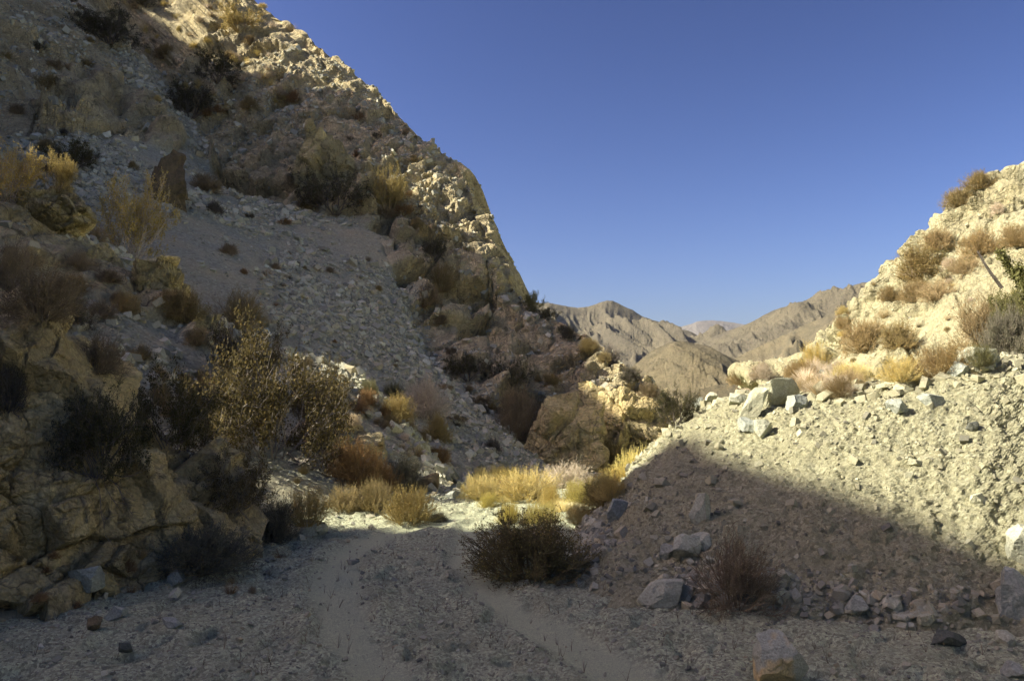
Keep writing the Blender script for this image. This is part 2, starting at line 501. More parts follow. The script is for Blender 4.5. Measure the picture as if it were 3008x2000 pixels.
tc = np.concatenate([lin(0, 10.6, 560)[:-1], lin(10.6, 13, 30)])
S = Sheet([R0, R1, R2, R3, R4, CR, RB1, RB2], tr, tc)
ramp = lambda x, a, b: np.clip((x - a) / (b - a), 0, 1)
w = 0.32 * fbm(S.p * 0.22, 3, 71)
T = S.T + w
rock = ramp(T, 2.82, 3.05)
# bedrock ribs standing out of the scree, placed in the world
for px, py, d, r in [(60, 330, 43, 6.0), (200, 260, 46, 5.0), (300, 300, 47, 4.5), (60, 130, 48, 7), (150, 60, 52, 7), (360, 190, 50, 4.5), (440, 370, 47, 2.6), (230, 20, 56, 6), (330, 50, 58, 5), (1560, 1260, 29, 1.0)]:
    c = np.array(pt(px, py, d))
    rock = np.maximum(rock, 1 - ramp(np.linalg.norm(S.p - c, axis=1) + 1.6 * w * 3, r * 0.7, r))
big = fbm(S.p * 0.13, 4, 40, 0.55)
rotA = Euler((0.5, 0.6, 0.3)).to_matrix()
b1, r1 = blocks(S.p, 3.4, 1, 0.7, 0.25, (1, 1, 0.7), rotA)
b2, r2 = blocks(S.p, 1.25, 2, 0.8, 0.35, (1, 1, 0.6), Euler((0.2, 0.9, 1.0)).to_matrix())
b3, r3 = blocks(S.p, 0.5, 3, 0.8, 0.4, (1, 1, 0.7), Euler((1.2, 0.4, 0.6)).to_matrix())
strata = fbm(np.stack([S.p @ np.array([0.55, 0.1, 0.83]) * 1.5, S.p[:, 0] * 0.15, S.p[:, 1] * 0.15], 1), 3, 90)
slab = np.clip(0.55 + 1.5 * noise(S.p * 0.28, 301), 0.15, 1.1); slab2 = np.clip(0.45 + 1.7 * noise(S.p * 0.4, 302), 0.1, 1.2)
rk = 1.0 * big + 1.0 * b1 + 0.95 * b2 * slab + 1.0 * b3 * slab2 + 0.3 * strata
sc = 0.25 * big + 0.10 * fbm(S.p * 1.3, 4, 60, 0.6) + 0.05 * b3
crest = np.exp(-((S.T - 5.0) / 0.75) ** 2)
S.displace((rock * rk + (1 - rock) * sc) * (1 - 0.8 * crest) + crest * 0.55 * (b2 + b3 + 0.6 * fbm(S.p * 0.9, 3, 311)))
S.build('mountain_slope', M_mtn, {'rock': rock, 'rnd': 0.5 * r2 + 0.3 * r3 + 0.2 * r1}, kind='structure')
add_ground(S.p, S.f, 'mountain')
S_M = S; S_M.rock = rock

# ------------------------------------------------------------------ left side: lower spur with loose stones
toe = [pt(1330, 1432, 13.6), pt(1200, 1440, 12.8), pt(1010, 1500, 10.4), pt(800, 1560, 8.9), pt(590, 1640, 7.6), pt(300, 1720, 6.5), pt(0, 1780, 5.8), (-5.0, 3.0, 0), (-5.5, -3, 0)]
toe = [(x, y, z - 0.12) for x, y, z in toe]
toe0 = [(x + 0.7, y - 0.2, -0.5) for x, y, z in toe]
La = [pt(1325, 1422, 14.4), pt(1215, 1405, 13.8), pt(1020, 1420, 12), pt(810, 1430, 10.6), pt(600, 1440, 9.6), pt(320, 1420, 9), pt(0, 1350, 8.6), (-6.6, 3.2, 1.3), (-8, -3, 1.6)]
Lb = [pt(1322, 1412, 15.2), pt(1222, 1350, 15.5), pt(1040, 1290, 15), pt(825, 1240, 14.5), pt(610, 1190, 13.8), pt(340, 1100, 13), pt(20, 980, 12.6), (-9.2, 4.5, 3.6), (-12, -3, 4.6)]
Lc = [pt(1320, 1404, 16), pt(1230, 1290, 17.6), pt(1060, 1120, 18.6), pt(840, 1040, 18.8), pt(620, 950, 19), pt(400, 820, 19.2), pt(110, 640, 19.5), (-16, 14, 8.3), (-20, -2, 10)]
Ld = [pt(1340, 1410, 18), pt(1270, 1330, 20), pt(1110, 1190, 21.5), pt(900, 1110, 22), pt(690, 1010, 22.5), pt(460, 830, 24), pt(160, 620, 26), (-24, 20, 13), (-30, 0, 17)]
Le = back(Ld, 3, -2.5, 1.5)
tr = np.concatenate([lin(0, 1, 6)[:-1], lin(1, 4, 250)[:-1], lin(4, 6, 24)])
tc = np.concatenate([lin(0, 6.2, 350)[:-1], lin(6.2, 8, 24)])
S = Sheet([toe0, toe, La, Lb, Lc, Ld, Le], tr, tc)
w = 0.3 * fbm(S.p * 0.5, 3, 171)
rock = np.zeros(len(S.p))
for px, py, d, r in [(60, 640, 17.5, 2.2), (200, 740, 17, 1.9), (330, 820, 17, 1.7), (450, 900, 17.6, 1.4), (600, 1060, 17, 1.0), (980, 1300, 14.6, 0.7)]:
    c = np.array(pt(px, py, d))
    rock = np.maximum(rock, 1 - ramp(np.linalg.norm(S.p - c, axis=1) + 2.0 * w, r * 0.7, r))
big = fbm(S.p * 0.4, 4, 140, 0.55)
b2, r2 = blocks(S.p, 0.9, 12, 0.8, 0.3, (1, 1, 0.7), rotA)
b3, r3 = blocks(S.p, 0.32, 13, 0.8, 0.35, (1, 1, 0.8), Euler((1.2, 0.4, 0.6)).to_matrix())
S.displace(rock * (0.5 * b2 + 0.4 * b3 + 0.3) + 0.22 * big + (1 - rock) * (0.06 * fbm(S.p * 3, 4, 160, 0.6) + 0.06 * b3))
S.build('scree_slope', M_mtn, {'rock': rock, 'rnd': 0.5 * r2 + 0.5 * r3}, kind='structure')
add_ground(S.p, S.f, 'spur')
S_L = S; S_L.rock = rock

# ------------------------------------------------------------------ left side: canyon wall out of the frame that casts the shade
TE = math.tan(SUN_EL)
K = [(-60, 34, -32, -9, 0), (-30, 30, -31, -9, 0), (-10, 28.5, -30, -8.5, 0), (0, 27.8, -30, -8.5, 0), (5, 26.9, -30, -8.5, 0.3), (7.5, 26.2, -30, -8.5, 0.8),
     (8.9, 25.9, -30, -8.5, 1.2), (9.5, 22.2, -30, -8.6, 1.5), (10.6, 21.3, -30, -9, 2), (12.6, 21.5, -30, -10, 2.6), (13.4, 22.6, -30, -11, 3), (15, 22.9, -31, -12, 4), (15.8, 25.8, -32, -12.5, 4.5),
     (16.6, 25.4, -33, -13, 5), (18.8, 25.4, -34.5, -14, 6), (20.5, 29, -37, -15.5, 7), (24, 34.6, -40, -18, 9), (26, 36.2, -41.5, -20, 10), (28, 37.6, -43, -22, 12), (32, 39.6, -45, -25, 14), (36, 43.0, -47, -29, 17),
     (40, 46.5, -49, -32, 19), (43, 47.6, -50, -34, 20), (45, 48.0, -51, -35, 21), (47, 49.0, -52, -37, 22), (48.6, 49.9, -52, -38, 23), (49.8, 50.8, -53, -38, 24), (50.7, 53.2, -53, -39, 25),
     (51.3, 57, -54, -40, 26), (52.6, 59, -54, -40, 26), (55, 60, -56, -41, 27), (57.0, 60, -57, -42, 27), (58.0, 58, -57, -42, 27), (59.2, 58, -58, -43, 28), (60.2, 57, -59, -44, 29), (61.4, 56.3, -60, -45, 30), (64, 57.8, -62, -47, 32), (66, 59.6, -64, -49, 33), (80, 70, -72, -60, 40)]
ky, kc, kx, tx, tz = zip(*K)
sh = math.tan(SUN_BACK)
k_toe0 = [(x + 3, y, z - 4) for x, y, z in zip(tx, ky, tz)]
k_toe = [(x, y, z) for x, y, z in zip(tx, ky, tz)]
k_mid = [((x + X) / 2, y + sh * X * 0.5, (z + Z) / 2 - 3.0) for x, y, z, X, Z in zip(tx, ky, tz, kx, kc)]
k_cr = [(X, y + sh * X, Z) for y, X, Z in zip(ky, kx, kc)]
k_b = [(X - 30, y - 6, -38) for y, X, Z in zip(ky, kx, kc)]
S = Sheet([k_toe0, k_toe, k_mid, k_cr, k_b], np.concatenate([lin(0, 3, 50)[:-1], lin(3, 4, 4)]), lin(0, len(K) - 1, 400), straight=True)
b1, r1 = blocks(S.p, 2.0, 31, 0.7, 0.25)
fade = np.clip((3 - S.T) / 0.6, 0.12, 1)
S.displace(fade * (0.5 * b1 + 0.5 * fbm(S.p * 0.3, 3, 33)))
S.build('canyon_wall', M_mtn, {'rock': np.ones(len(S.p)), 'rnd': r1}, kind='structure')

# ------------------------------------------------------------------ right side: gravel bank
b_toe = [(3.8, 18, -0.7), (2.2, 13.5, -0.2), (1.35, 10.8, -0.05), pt(1700, 1548, 9.2), pt(1725, 1690, 6.85), pt(1950, 1765, 6.0), pt(2300, 1800, 5.65), pt(2700, 1830, 5.4), pt(3250, 1890, 4.95), (4.2, 2, 0), (4.6, -4, 0)]
b_toe0 = [(x - 0.5, y - 0.25, -0.45) for x, y, z in b_toe]
b_low = [(4.1, 18, -0.2), (2.5, 13.4, 0.25), (1.75, 10.6, 0.4), pt(1800, 1450, 9.3), pt(1860, 1560, 7.4), pt(2080, 1610, 6.6), pt(2400, 1650, 6.1), pt(2780, 1670, 5.8), pt(3300, 1700, 5.3), (4.8, 2, 0.4), (5.2, -4, 0.4)]
b_mid = [(4.5, 18, 0.4), (3.0, 13.3, 0.75), (2.1, 10.9, 0.75), pt(1900, 1330, 9.9), pt(2010, 1350, 8.4), pt(2230, 1400, 7.4), pt(2520, 1420, 6.8), pt(2850, 1430, 6.4), pt(3350, 1440, 5.9), (5.4, 2, 1.0), (5.8, -4, 1.0)]
b_top = [(5.0, 18, 0.9), (3.7, 13.6, 1.2), (2.75, 11.6, 1.22), pt(2015, 1215, 10.6), pt(2140, 1170, 9.6), pt(2390, 1165, 8.6), pt(2640, 1140, 8.0), pt(2900, 1110, 7.6), pt(3350, 1080, 7.2), (6.4, 2, 1.9), (7, -4, 1.9)]
b_t2 = [(6.2, 18, 1.1), (5, 14, 1.35), (4.0, 12.6, 1.4), pt(2130, 1188, 11.6), pt(2270, 1158, 10.8), pt(2480, 1138, 10.0), pt(2720, 1110, 9.4), pt(2950, 1075, 9.0), pt(3400, 1040, 8.6), (8.5, 2, 2.4), (9, -4, 2.4)]
b_t3 = [(10, 20, 1.2), (8, 17, 1.4), (6.5, 15.5, 1.5), pt(2250, 1168, 14.2), pt(2360, 1142, 13.4), pt(2560, 1120, 12.8), pt(2780, 1080, 12.2), pt(3010, 1040, 11.6), pt(3450, 1000, 11), (12, 2, 3.5), (13, -4, 3.5)]
tr = np.concatenate([lin(0, 1, 6)[:-1], lin(1, 4, 235)[:-1], lin(4, 5, 36)])
tc = np.concatenate([lin(0, 2, 24)[:-1], lin(2, 8.1, 360)[:-1], lin(8.1, 10, 16)])
S = Sheet([b_toe0, b_toe, b_low, b_mid, b_top, b_t2, b_t3], np.append(tr, 6.0), tc)
b3, r3 = blocks(S.p, 0.11, 43, 0.8, 0.2)
lump = fbm(S.p * 2.0, 4, 44, 0.55)
cl = np.maximum(fbm(S.p * 9, 3, 45, 0.6), -0.1)
S.displace(0.10 * lump + 0.045 * cl + 0.06 * b3 + 0.05 * fbm(S.p * 0.8, 2, 46) + 0.032 * fbm(S.p * 14, 3, 47, 0.7), soft=False)
S.build('gravel_bank', M_bank, None, kind='structure')
add_ground(S.p, S.f, 'bank')
S_B = S

# ------------------------------------------------------------------ right side: pale cliff
c_cr = [(16, 34, 0.2), pt(2200, 1125, 22), pt(2330, 1075, 19.5), pt(2425, 975, 18.5), pt(2520, 880, 18), pt(2650, 768, 17.5), pt(2700, 690, 17.5), pt(2850, 560, 17.5), pt(3010, 470, 18), pt(3300, 300, 19), pt(3900, 0, 20), (25, 4, 14)]
c_mid = [(14, 30, -0.3), pt(2220, 1135, 19), pt(2340, 1110, 17), pt(2450, 1050, 16), pt(2570, 980, 15.3), pt(2700, 900, 15), pt(2800, 820, 15), pt(2930, 740, 14.6), pt(3080, 660, 14.4), pt(3400, 520, 14), pt(4000, 300, 14), (19, 4, 8)]
c_toe = [(11, 24, 0.2), pt(2250, 1160, 15.6), pt(2340, 1150, 13.8), pt(2450, 1145, 12.6), pt(2570, 1130, 12.3), pt(2700, 1110, 12), pt(2820, 1085, 11.6), pt(2960, 1055, 11.2), pt(3100, 1030, 11), pt(3450, 960, 10.6), pt(4100, 900, 9), (11, 4, 3)]
c_0 = back(c_toe, -1.0, -1.2, -0.4)
c_b1 = back(c_cr, 4, -1.5, 3)
c_b2 = back(c_cr, 20, -18, 12)
tr = np.concatenate([lin(0, 1, 8)[:-1], lin(1, 3, 240)[:-1], lin(3, 5, 14)])
tc = np.concatenate([lin(0, 1, 14)[:-1], lin(1, 8.3, 360)[:-1], lin(8.3, 11, 16)])
S = Sheet([c_0, c_toe, c_mid, c_cr, c_b1, c_b2], tr, tc)
big = fbm(S.p * 0.35, 4, 240, 0.55)
rs = Euler((0.3, -0.75, 0.2)).to_matrix()
b1, r1 = blocks(S.p, 1.5, 51, 0.7, 0.25, (1.2, 1, 0.6), rs)
b2, r2 = blocks(S.p, 0.5, 52, 0.8, 0.3, (1.3, 1, 0.6), rs)
b3, r3 = blocks(S.p, 0.2, 53, 0.8, 0.35, (1.2, 1, 0.7), rs)
w = fbm(S.p * 0.6, 3, 54)
rock = np.clip(0.65 + 1.4 * w, 0.15, 1)
S.displace(0.35 * big + rock * (0.40 * b1 + 0.62 * b2 + 0.75 * b3) + 0.05 + 0.06 * fbm(S.p * 4, 3, 55, 0.6))
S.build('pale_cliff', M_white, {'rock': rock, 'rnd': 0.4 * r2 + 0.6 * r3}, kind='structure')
add_ground(S.p, S.f, 'cliff')
S_C = S; S_C.rock = rock

# ------------------------------------------------------------------ far hills and mountains
def hill(name, crest, depth, zb, mat, amp, wave, seed, front=0.55, nr=90, nc=240, power=1.15):
    """crest: [(px,py)] seen at `depth`; spurs and gullies run down from it"""
    cx = np.array([pt(px, py, depth) for px, py in crest])
    order = np.argsort(cx[:, 0]); cx = cx[order]
    t = lin(0, len(cx) - 1, nc)
    c = catmull(cx, t)
    v = np.concatenate([lin(0, 1, nr), 1 + lin(0, 1, nr // 4)[1:]])
    V, I = np.meshgrid(v, np.arange(nc), indexing='ij')
    X = c[I, 0]; Zc = c[I, 2]
    Y = np.where(V <= 1, depth * (front + (1 - front) * V), depth * (1 + 0.35 * (V - 1)))
    X = X * np.where(V <= 1, front * 0.35 + 0.65 + (1 - front) * 0.35 * V, 1.0)
    prof = np.where(V <= 1, V ** power, np.maximum(1 - (V - 1) * 1.1, 0))
    q = np.stack([X.ravel(), Y.ravel(), np.zeros(X.size)], 1) / wave
    q = q + 0.45 * np.stack([fbm(q * 0.8, 3, seed + 5), fbm(q * 0.8, 3, seed + 6), 0 * q[:, 0]], 1)
    q[:, 1] *= 0.42                                  # spurs elongated down the slope
    q[:, 0] += 0.25 * q[:, 1]
    r = fbm(q, 7, seed, 0.56, ridged=True)
    env = np.where(V <= 1, V * (1 - V ** 4), 0.25 * (V - 1)).ravel() + 0.012
    z = zb + (Zc.ravel() - zb) * prof.ravel() + amp * env * (r - 0.45) * 2.0 + amp * 0.15 * (fbm(q * 2.7 + 5, 4, seed + 19, 0.6, ridged=True) - 0.3) * env + amp * 0.10 * fbm(q * 6, 4, seed + 9, 0.6) * (0.3 + np.minimum(V, 1).ravel() * (1.1 - np.minimum(V, 1).ravel()))
    p = np.stack([X.ravel(), Y.ravel(), z], 1)
    f = grid_faces(len(v), nc)
    me = mesh_np(name, p, f, None, smooth=True)
    return link(name, me, mat, kind='structure')

hill('desert_hill', [(1500, 1330), (1700, 1220), (1790, 1150), (1850, 1085), (1910, 1035), (1960, 1010), (2010, 1004), (2080, 1018), (2150, 1050), (2230, 1075), (2330, 1100), (2450, 1130), (2600, 1150), (2800, 1170)], 260, -30, M_hill, 17, 42, 300, power=0.9)
hill('desert_hill', [(1800, 1230), (1900, 1190), (1960, 1162), (2040, 1145), (2120, 1128), (2200, 1120), (2300, 1120), (2500, 1120), (2700, 1140)], 150, -20, M_hill, 7, 26, 330, power=0.85, nr=90, nc=260)
hill('far_mountain', [(1200, 980), (1400, 930), (1500, 892), (1560, 884), (1620, 889), (1690, 901), (1740, 892), (1800, 882), (1850, 903), (1900, 930), (1960, 952), (2030, 975), (2100, 1010), (2180, 1040), (2300, 1080), (2500, 1120)], 1000, -60, M_far, 95, 150, 360, front=0.5, nr=150, nc=360)
hill('far_mountain', [(1950, 1080), (2030, 1010), (2100, 985), (2170, 962), (2230, 935), (2290, 907), (2350, 890), (2420, 872), (2480, 848), (2560, 828), (2700, 800), (2900, 760), (3200, 760)], 760, -50, M_far, 70, 120, 390, front=0.45, nr=120, nc=290)
hill('far_mountain', [(2000, 1110), (2100, 1080), (2200, 1030), (2300, 985), (2400, 940), (2500, 900), (2600, 870), (2800, 830), (3100, 800)], 480, -40, M_hill, 34, 70, 420, front=0.5, nr=90, nc=230)
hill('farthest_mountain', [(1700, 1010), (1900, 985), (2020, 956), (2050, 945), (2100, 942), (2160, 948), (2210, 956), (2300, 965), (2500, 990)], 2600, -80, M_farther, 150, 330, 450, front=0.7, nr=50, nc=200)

# ------------------------------------------------------------------ thin air between here and the far mountains
hb = [(x, y, z) for z in (-600, 400) for x, y in ((-4000, -1300), (4000, -1300), (4000, 4300), (-4000, 4300))]
hm = bpy.data.materials.new('haze'); hm.use_nodes = True
ht = hm.node_tree; ht.nodes.clear()
hv = ht.nodes.new('ShaderNodeVolumePrincipled'); ho = ht.nodes.new('ShaderNodeOutputMaterial')
hv.inputs['Color'].default_value = (0.66, 0.80, 1.0, 1)
hv.inputs['Density'].default_value = 0.00004
ht.links.new(hv.outputs[0], ho.inputs['Volume'])
link('haze', mesh_np('haze', hb, [(3, 2, 1, 0), (4, 5, 6, 7), (0, 1, 5, 4), (1, 2, 6, 5), (2, 3, 7, 6), (3, 0, 4, 7)]), hm, kind='stuff')
SC.cycles.volume_bounces = 0
# ------------------------------------------------------------------ rock makers
def rand_rot(n, r):
    q = r.normal(size=(n, 4)); q /= np.linalg.norm(q, axis=1)[:, None]
    w, x, y, z = q.T
    return np.stack([np.stack([1 - 2 * (y * y + z * z), 2 * (x * y - z * w), 2 * (x * z + y * w)], 1),
                     np.stack([2 * (x * y + z * w), 1 - 2 * (x * x + z * z), 2 * (y * z - x * w)], 1),
                     np.stack([2 * (x * z - y * w), 2 * (y * z + x * w), 1 - 2 * (x * x + y * y)], 1)], 1)

import bmesh
def hull_mesh(seed, npt=13):
    r = np.random.default_rng(seed)
    bm = bmesh.new()
    c = np.array([[a, b, d] for a in (-1, 1) for b in (-1, 1) for d in (-1, 1)], dtype=float) * [0.5, 0.38, 0.27]
    c = c * r.uniform(0.55, 1.05, size=c.shape)
    e = r.normal(size=(npt - 8, 3)); e /= np.linalg.norm(e, axis=1)[:, None]
    e = e * [0.56, 0.42, 0.3]
    for v in np.concatenate([c, e]):
        bm.verts.new(v)
    res = bmesh.ops.convex_hull(bm, input=bm.verts)
    loose = [v for v in bm.verts if not v.link_faces]
    bmesh.ops.delete(bm, geom=loose, context='VERTS')
    bmesh.ops.triangulate(bm, faces=bm.faces)
    bmesh.ops.recalc_face_normals(bm, faces=bm.faces)
    v = np.array([list(q.co) for q in bm.verts])
    bm.verts.index_update()
    f = np.array([[q.index for q in fc.verts] for fc in bm.faces])
    bm.free()
    v -= v.mean(0)
    v /= (v[:, 0].max() - v[:, 0].min())
    return v, f
HULLS = [hull_mesh(100 + i) for i in range(20)]
CHIPS = [hull_mesh(300 + i, 8) for i in range(20)]

def frames(nrm, r, tumble):
    """rotations that lay a stone's flat side on the slope, with some tumbling"""
    n = len(nrm)
    t = r.normal(size=(n, 3))
    z = nrm + tumble * t
    z /= np.linalg.norm(z, axis=1)[:, None]
    a = r.normal(size=(n, 3))
    x = np.cross(a, z); x /= np.linalg.norm(x, axis=1)[:, None] + 1e-9
    y = np.cross(z, x)
    return np.stack([x, y, z], 2)

def scatter(S, n, mask, r, margin=0.12, dmax=200):
    """n random points on a sheet, weighted by area and mask, kept near the view"""
    q = S.p[S.f]
    cen = q.mean(1)
    ar = np.linalg.norm(np.cross(q[:, 1] - q[:, 0], q[:, 3] - q[:, 0]), axis=1)
    px, py, d = project(cen)
    ok = (px > -3008 * margin) & (px < 3008 * (1 + margin)) & (py > -2000 * margin) & (py < 2000 * (1 + margin)) & (d > 0.5) & (d < dmax)
    w = ar * ok * mask[S.f[:, 0]]
    nn = np.cross(q[:, 1] - q[:, 0], q[:, 3] - q[:, 0]); nn /= np.linalg.norm(nn, axis=1)[:, None] + 1e-9
    w = w * (np.abs(nn[:, 2]) > 0.15)
    w /= w.sum()
    i = r.choice(len(w), size=n, p=w)
    a, b = r.random(n)[:, None], r.random(n)[:, None]
    p = (q[i, 0] * (1 - a) + q[i, 1] * a) * (1 - b) + (q[i, 3] * (1 - a) + q[i, 2] * a) * b
    m = nn[i]; m = np.where(m[:, 2:] < 0, -m, m)
    return p, m, i

def stones(name, pos, nrm, size, mat, r, tumble=0.5, keep=0, group=None, label=None, single='stone', sink=0.15, flat=1.0):
    """size: longest side in metres. The `keep` largest in view become things, the rest one mesh"""
    n = len(pos)
    R = frames(nrm, r, tumble)
    sc = size[:, None] * np.stack([np.ones(n), r.uniform(0.75, 1.25, n), r.uniform(0.7, 1.4, n) * flat], 1)
    pos = pos + nrm * (size * (0.25 - sink))[:, None]
    which = r.integers(0, len(HULLS), n)
    px, py, d = project(pos)
    ang = size / d * ((px > 5) & (px < 3003) & (py > 5) & (py < 1995))
    big = set(np.argsort(-ang)[:keep].tolist()) if keep else set()
    isb = np.zeros(n, dtype=bool); isb[list(big)] = True
    chip_cloud(name, pos[~isb], R[~isb], sc[~isb], which[~isb], mat)
    for i in sorted(big):
        key = (which[i], mat.name)
        if key not in STONE_ME:
            hv, hf = HULLS[which[i]]
            m = mesh_np('stone', hv, hf); m.materials.append(mat); STONE_ME[key] = m
        o = bpy.data.objects.new(single, STONE_ME[key])
        M = Matrix(R[i].tolist()).to_4x4()
        o.matrix_world = Matrix.Translation(pos[i].tolist()) @ M @ Matrix.Diagonal((*sc[i].tolist(), 1))
        COL.objects.link(o)
        shape = 'long' if sc[i, 1] < 0.9 * size[i] else 'broad' if sc[i, 1] > 1.1 * size[i] else 'blocky'
        lab = unique_label(('large ' if ang[i] > np.sort(ang)[-max(keep // 3, 1)] else 'smaller ') + shape + ' loose stone', float(px[i]), float(py[i]), '')
        o['label'] = lab or label; o['category'] = 'stone'; o['group'] = group
STONE_ME = {}
CHIP_COL = {}
def chip_cloud(name, pos, R, sc, which, mat):
    """one object: points that carry low stone shapes through geometry nodes"""
    if mat.name not in CHIP_COL:
        col = bpy.data.collections.new('chips_' + mat.name)
        for k, (v, f) in enumerate(CHIPS):
            m = mesh_np('chip', v, f); m.materials.append(mat)
            o = bpy.data.objects.new('chip_%02d' % k, m); col.objects.link(o)
        CHIP_COL[mat.name] = col
    n = len(pos)
    me = bpy.data.meshes.new(name)
    me.vertices.add(n); me.vertices.foreach_set('co', np.asarray(pos, dtype=np.float32).ravel())
    # euler XYZ from the rotation matrices
    ey = -np.arcsin(np.clip(R[:, 2, 0], -1, 1)); ex = np.arctan2(R[:, 2, 1], R[:, 2, 2]); ez = np.arctan2(R[:, 1, 0], R[:, 0, 0])
    for an, dt, val in (('rot', 'FLOAT_VECTOR', np.stack([ex, ey, ez], 1)), ('scl', 'FLOAT_VECTOR', sc)):
        a = me.attributes.new(an, dt, 'POINT'); a.data.foreach_set('vector', np.asarray(val, dtype=np.float32).ravel())
    a = me.attributes.new('idx', 'INT', 'POINT'); a.data.foreach_set('value', np.asarray(which, dtype=np.int32))
    o = link(name, me, mat, kind='stuff')
    g = bpy.data.node_groups.new(name, 'GeometryNodeTree')
    g.interface.new_socket('Geometry', in_out='INPUT', socket_type='NodeSocketGeometry')
    g.interface.new_socket('Geometry', in_out='OUTPUT', socket_type='NodeSocketGeometry')
    gi = g.nodes.new('NodeGroupInput'); go_ = g.nodes.new('NodeGroupOutput')
    ip = g.nodes.new('GeometryNodeInstanceOnPoints'); ci = g.nodes.new('GeometryNodeCollectionInfo')
    ci.inputs['Collection'].default_value = CHIP_COL[mat.name]
    ci.inputs['Separate Children'].default_value = True
    ci.inputs['Reset Children'].default_value = True
    ip.inputs['Pick Instance'].default_value = True
    def at(nm, ty):
        q = g.nodes.new('GeometryNodeInputNamedAttribute'); q.data_type = ty; q.inputs['Name'].default_value = nm
        return q.outputs['Attribute']
    g.links.new(gi.outputs[0], ip.inputs['Points']); g.links.new(ci.outputs[0], ip.inputs['Instance'])
    g.links.new(at('idx', 'INT'), ip.inputs['Instance Index'])
    e2r = g.nodes.new('FunctionNodeEulerToRotation'); g.links.new(at('rot', 'FLOAT_VECTOR'), e2r.inputs[0]); g.links.new(e2r.outputs[0], ip.inputs['Rotation'])
    g.links.new(at('scl', 'FLOAT_VECTOR'), ip.inputs['Scale'])
    g.links.new(ip.outputs[0], go_.inputs[0])
    md = o.modifiers.new('stones', 'NODES'); md.node_group = g

def ico(sub):
    bm = bmesh.new(); bmesh.ops.create_icosphere(bm, subdivisions=sub, radius=1.0)
    v = np.array([list(q.co) for q in bm.verts]); f = np.array([[q.index for q in fc.verts] for fc in bm.faces]); bm.free()
    return v, f
ICO = {k: ico(k) for k in (3, 4, 5, 6)}

def rock_shape(seed, size, sub=4, planes=14, rough=0.05, bl=0.0, blsize=0.3, cut=(0.62, 0.95), lean=(0, 0)):
    r = np.random.default_rng(seed)
    v, f = ICO[sub]
    v = v.copy()
    pn = r.normal(size=(planes, 3)); pn /= np.linalg.norm(pn, axis=1)[:, None]
    pn = np.concatenate([pn, [[1, 0, 0], [-1, 0, 0], [0, 0, 1.0], [0, 1, 0], [0, -1, 0]] + 0.25 * r.normal(size=(5, 3))])
    pn /= np.linalg.norm(pn, axis=1)[:, None]
    pd = r.uniform(*cut, size=len(pn))
    for n_, d_ in zip(pn, pd):
        e = v @ n_ - d_
        v = v - np.maximum(e, 0)[:, None] * n_
    mn, mx = v.min(0), v.max(0)
    v = (v - (mn + mx) / 2) / (mx - mn)
    v[:, 0] += lean[0] * v[:, 2]
    v = v * np.array(size)
    n = v / (np.linalg.norm(v, axis=1)[:, None] + 1e-9)
    L = max(size)
    v = v + n * (rough * L * fbm(v / L * 5 + seed, 4, seed, 0.6))[:, None]
    rn = np.zeros(len(v)) + 0.5
    if bl:
        b1, rn = blocks(v + seed, blsize * L, seed, 0.8, 0.4)
        b2, _ = blocks(v + seed, blsize * L * 0.4, seed + 1, 0.8, 0.4)
        v = v + n * (bl * (b1 + 0.8 * b2))[:, None]
    return v, f, rn

def boulder(px, py, wpx, hpx, mat, label, seed, d=None, keys=None, name='boulder', cat='boulder', rz=0.0, sub=4, sink=0.38, depth=0.9, bl=0.0, tilt=0.0, planes=14, lean=0.0, cut=(0.42, 0.82), rough=0.03, blsize=0.3, group=None):
    """px,py: middle of the foot of the rock in the photograph"""
    if d is None:
        h = hit(px, py, keys)
        loc = h[0]; dist = loc.y
    else:
        loc = Vector(pt(px, py, d)); dist = d
    w, hh = wpx * dist / FPX, hpx * dist / FPX
    v, f, rn = rock_shape(seed, (w, w * depth, hh * (1 + sink)), sub, planes, rough, bl, blsize, cut, (lean, 0))
    me = mesh_np(name, v, f, {'rock': np.ones(len(v)), 'rnd': rn})
    o = link(name, me, mat)
    o.location = loc + Vector((0, 0.15 * w, hh * 0.5 - hh * sink * 0.5))
    o.rotation_euler = (0, tilt, rz)
    o['label'] = label; o['category'] = cat
    if group:
        o['group'] = group
    bpy.context.view_layer.update() if False else None
    M = Matrix.Translation(o.location) @ o.rotation_euler.to_matrix().to_4x4()
    P_ = v @ np.array(M.to_3x3()).T + np.array(M.translation)
    add_ground(P_, f, 'rock')
    return o

# ------------------------------------------------------------------ near fractured outcrop beside the wash
nf = [(-900, 2250, 4.0), (-300, 1870, 5.2), (0, 1790, 5.75), (200, 1752, 6.1), (400, 1705, 6.6), (560, 1655, 7.1), (690, 1625, 7.6), (775, 1618, 7.8)]
n1 = [(-900, 1800, 4.2), (-300, 1600, 5.4), (0, 1540, 5.95), (200, 1500, 6.3), (400, 1510, 6.75), (560, 1530, 7.25), (690, 1570, 7.7), (775, 1603, 7.85)]
n2 = [(-900, 1400, 4.6), (-300, 1230, 5.8), (0, 1210, 6.3), (200, 1250, 6.6), (400, 1340, 7.0), (560, 1440, 7.5), (690, 1535, 7.85), (772, 1595, 7.92)]
n3 = [(-900, 950, 5.4), (-300, 870, 6.6), (0, 930, 7.0), (190, 1060, 7.2), (370, 1215, 7.5), (530, 1375, 7.8), (670, 1508, 8.0), (768, 1586, 8.0)]
N3 = [pt(*q) for q in n3]
nrows = [[(x, y - 0.1, z - 0.4) for x, y, z in [pt(*q) for q in nf]]] + [[pt(*q) for q in row] for row in (nf, n1, n2)] + [N3, back(N3, 0.7, 0.0, -0.1), back(N3, 1.6, -1.6, -0.2)]
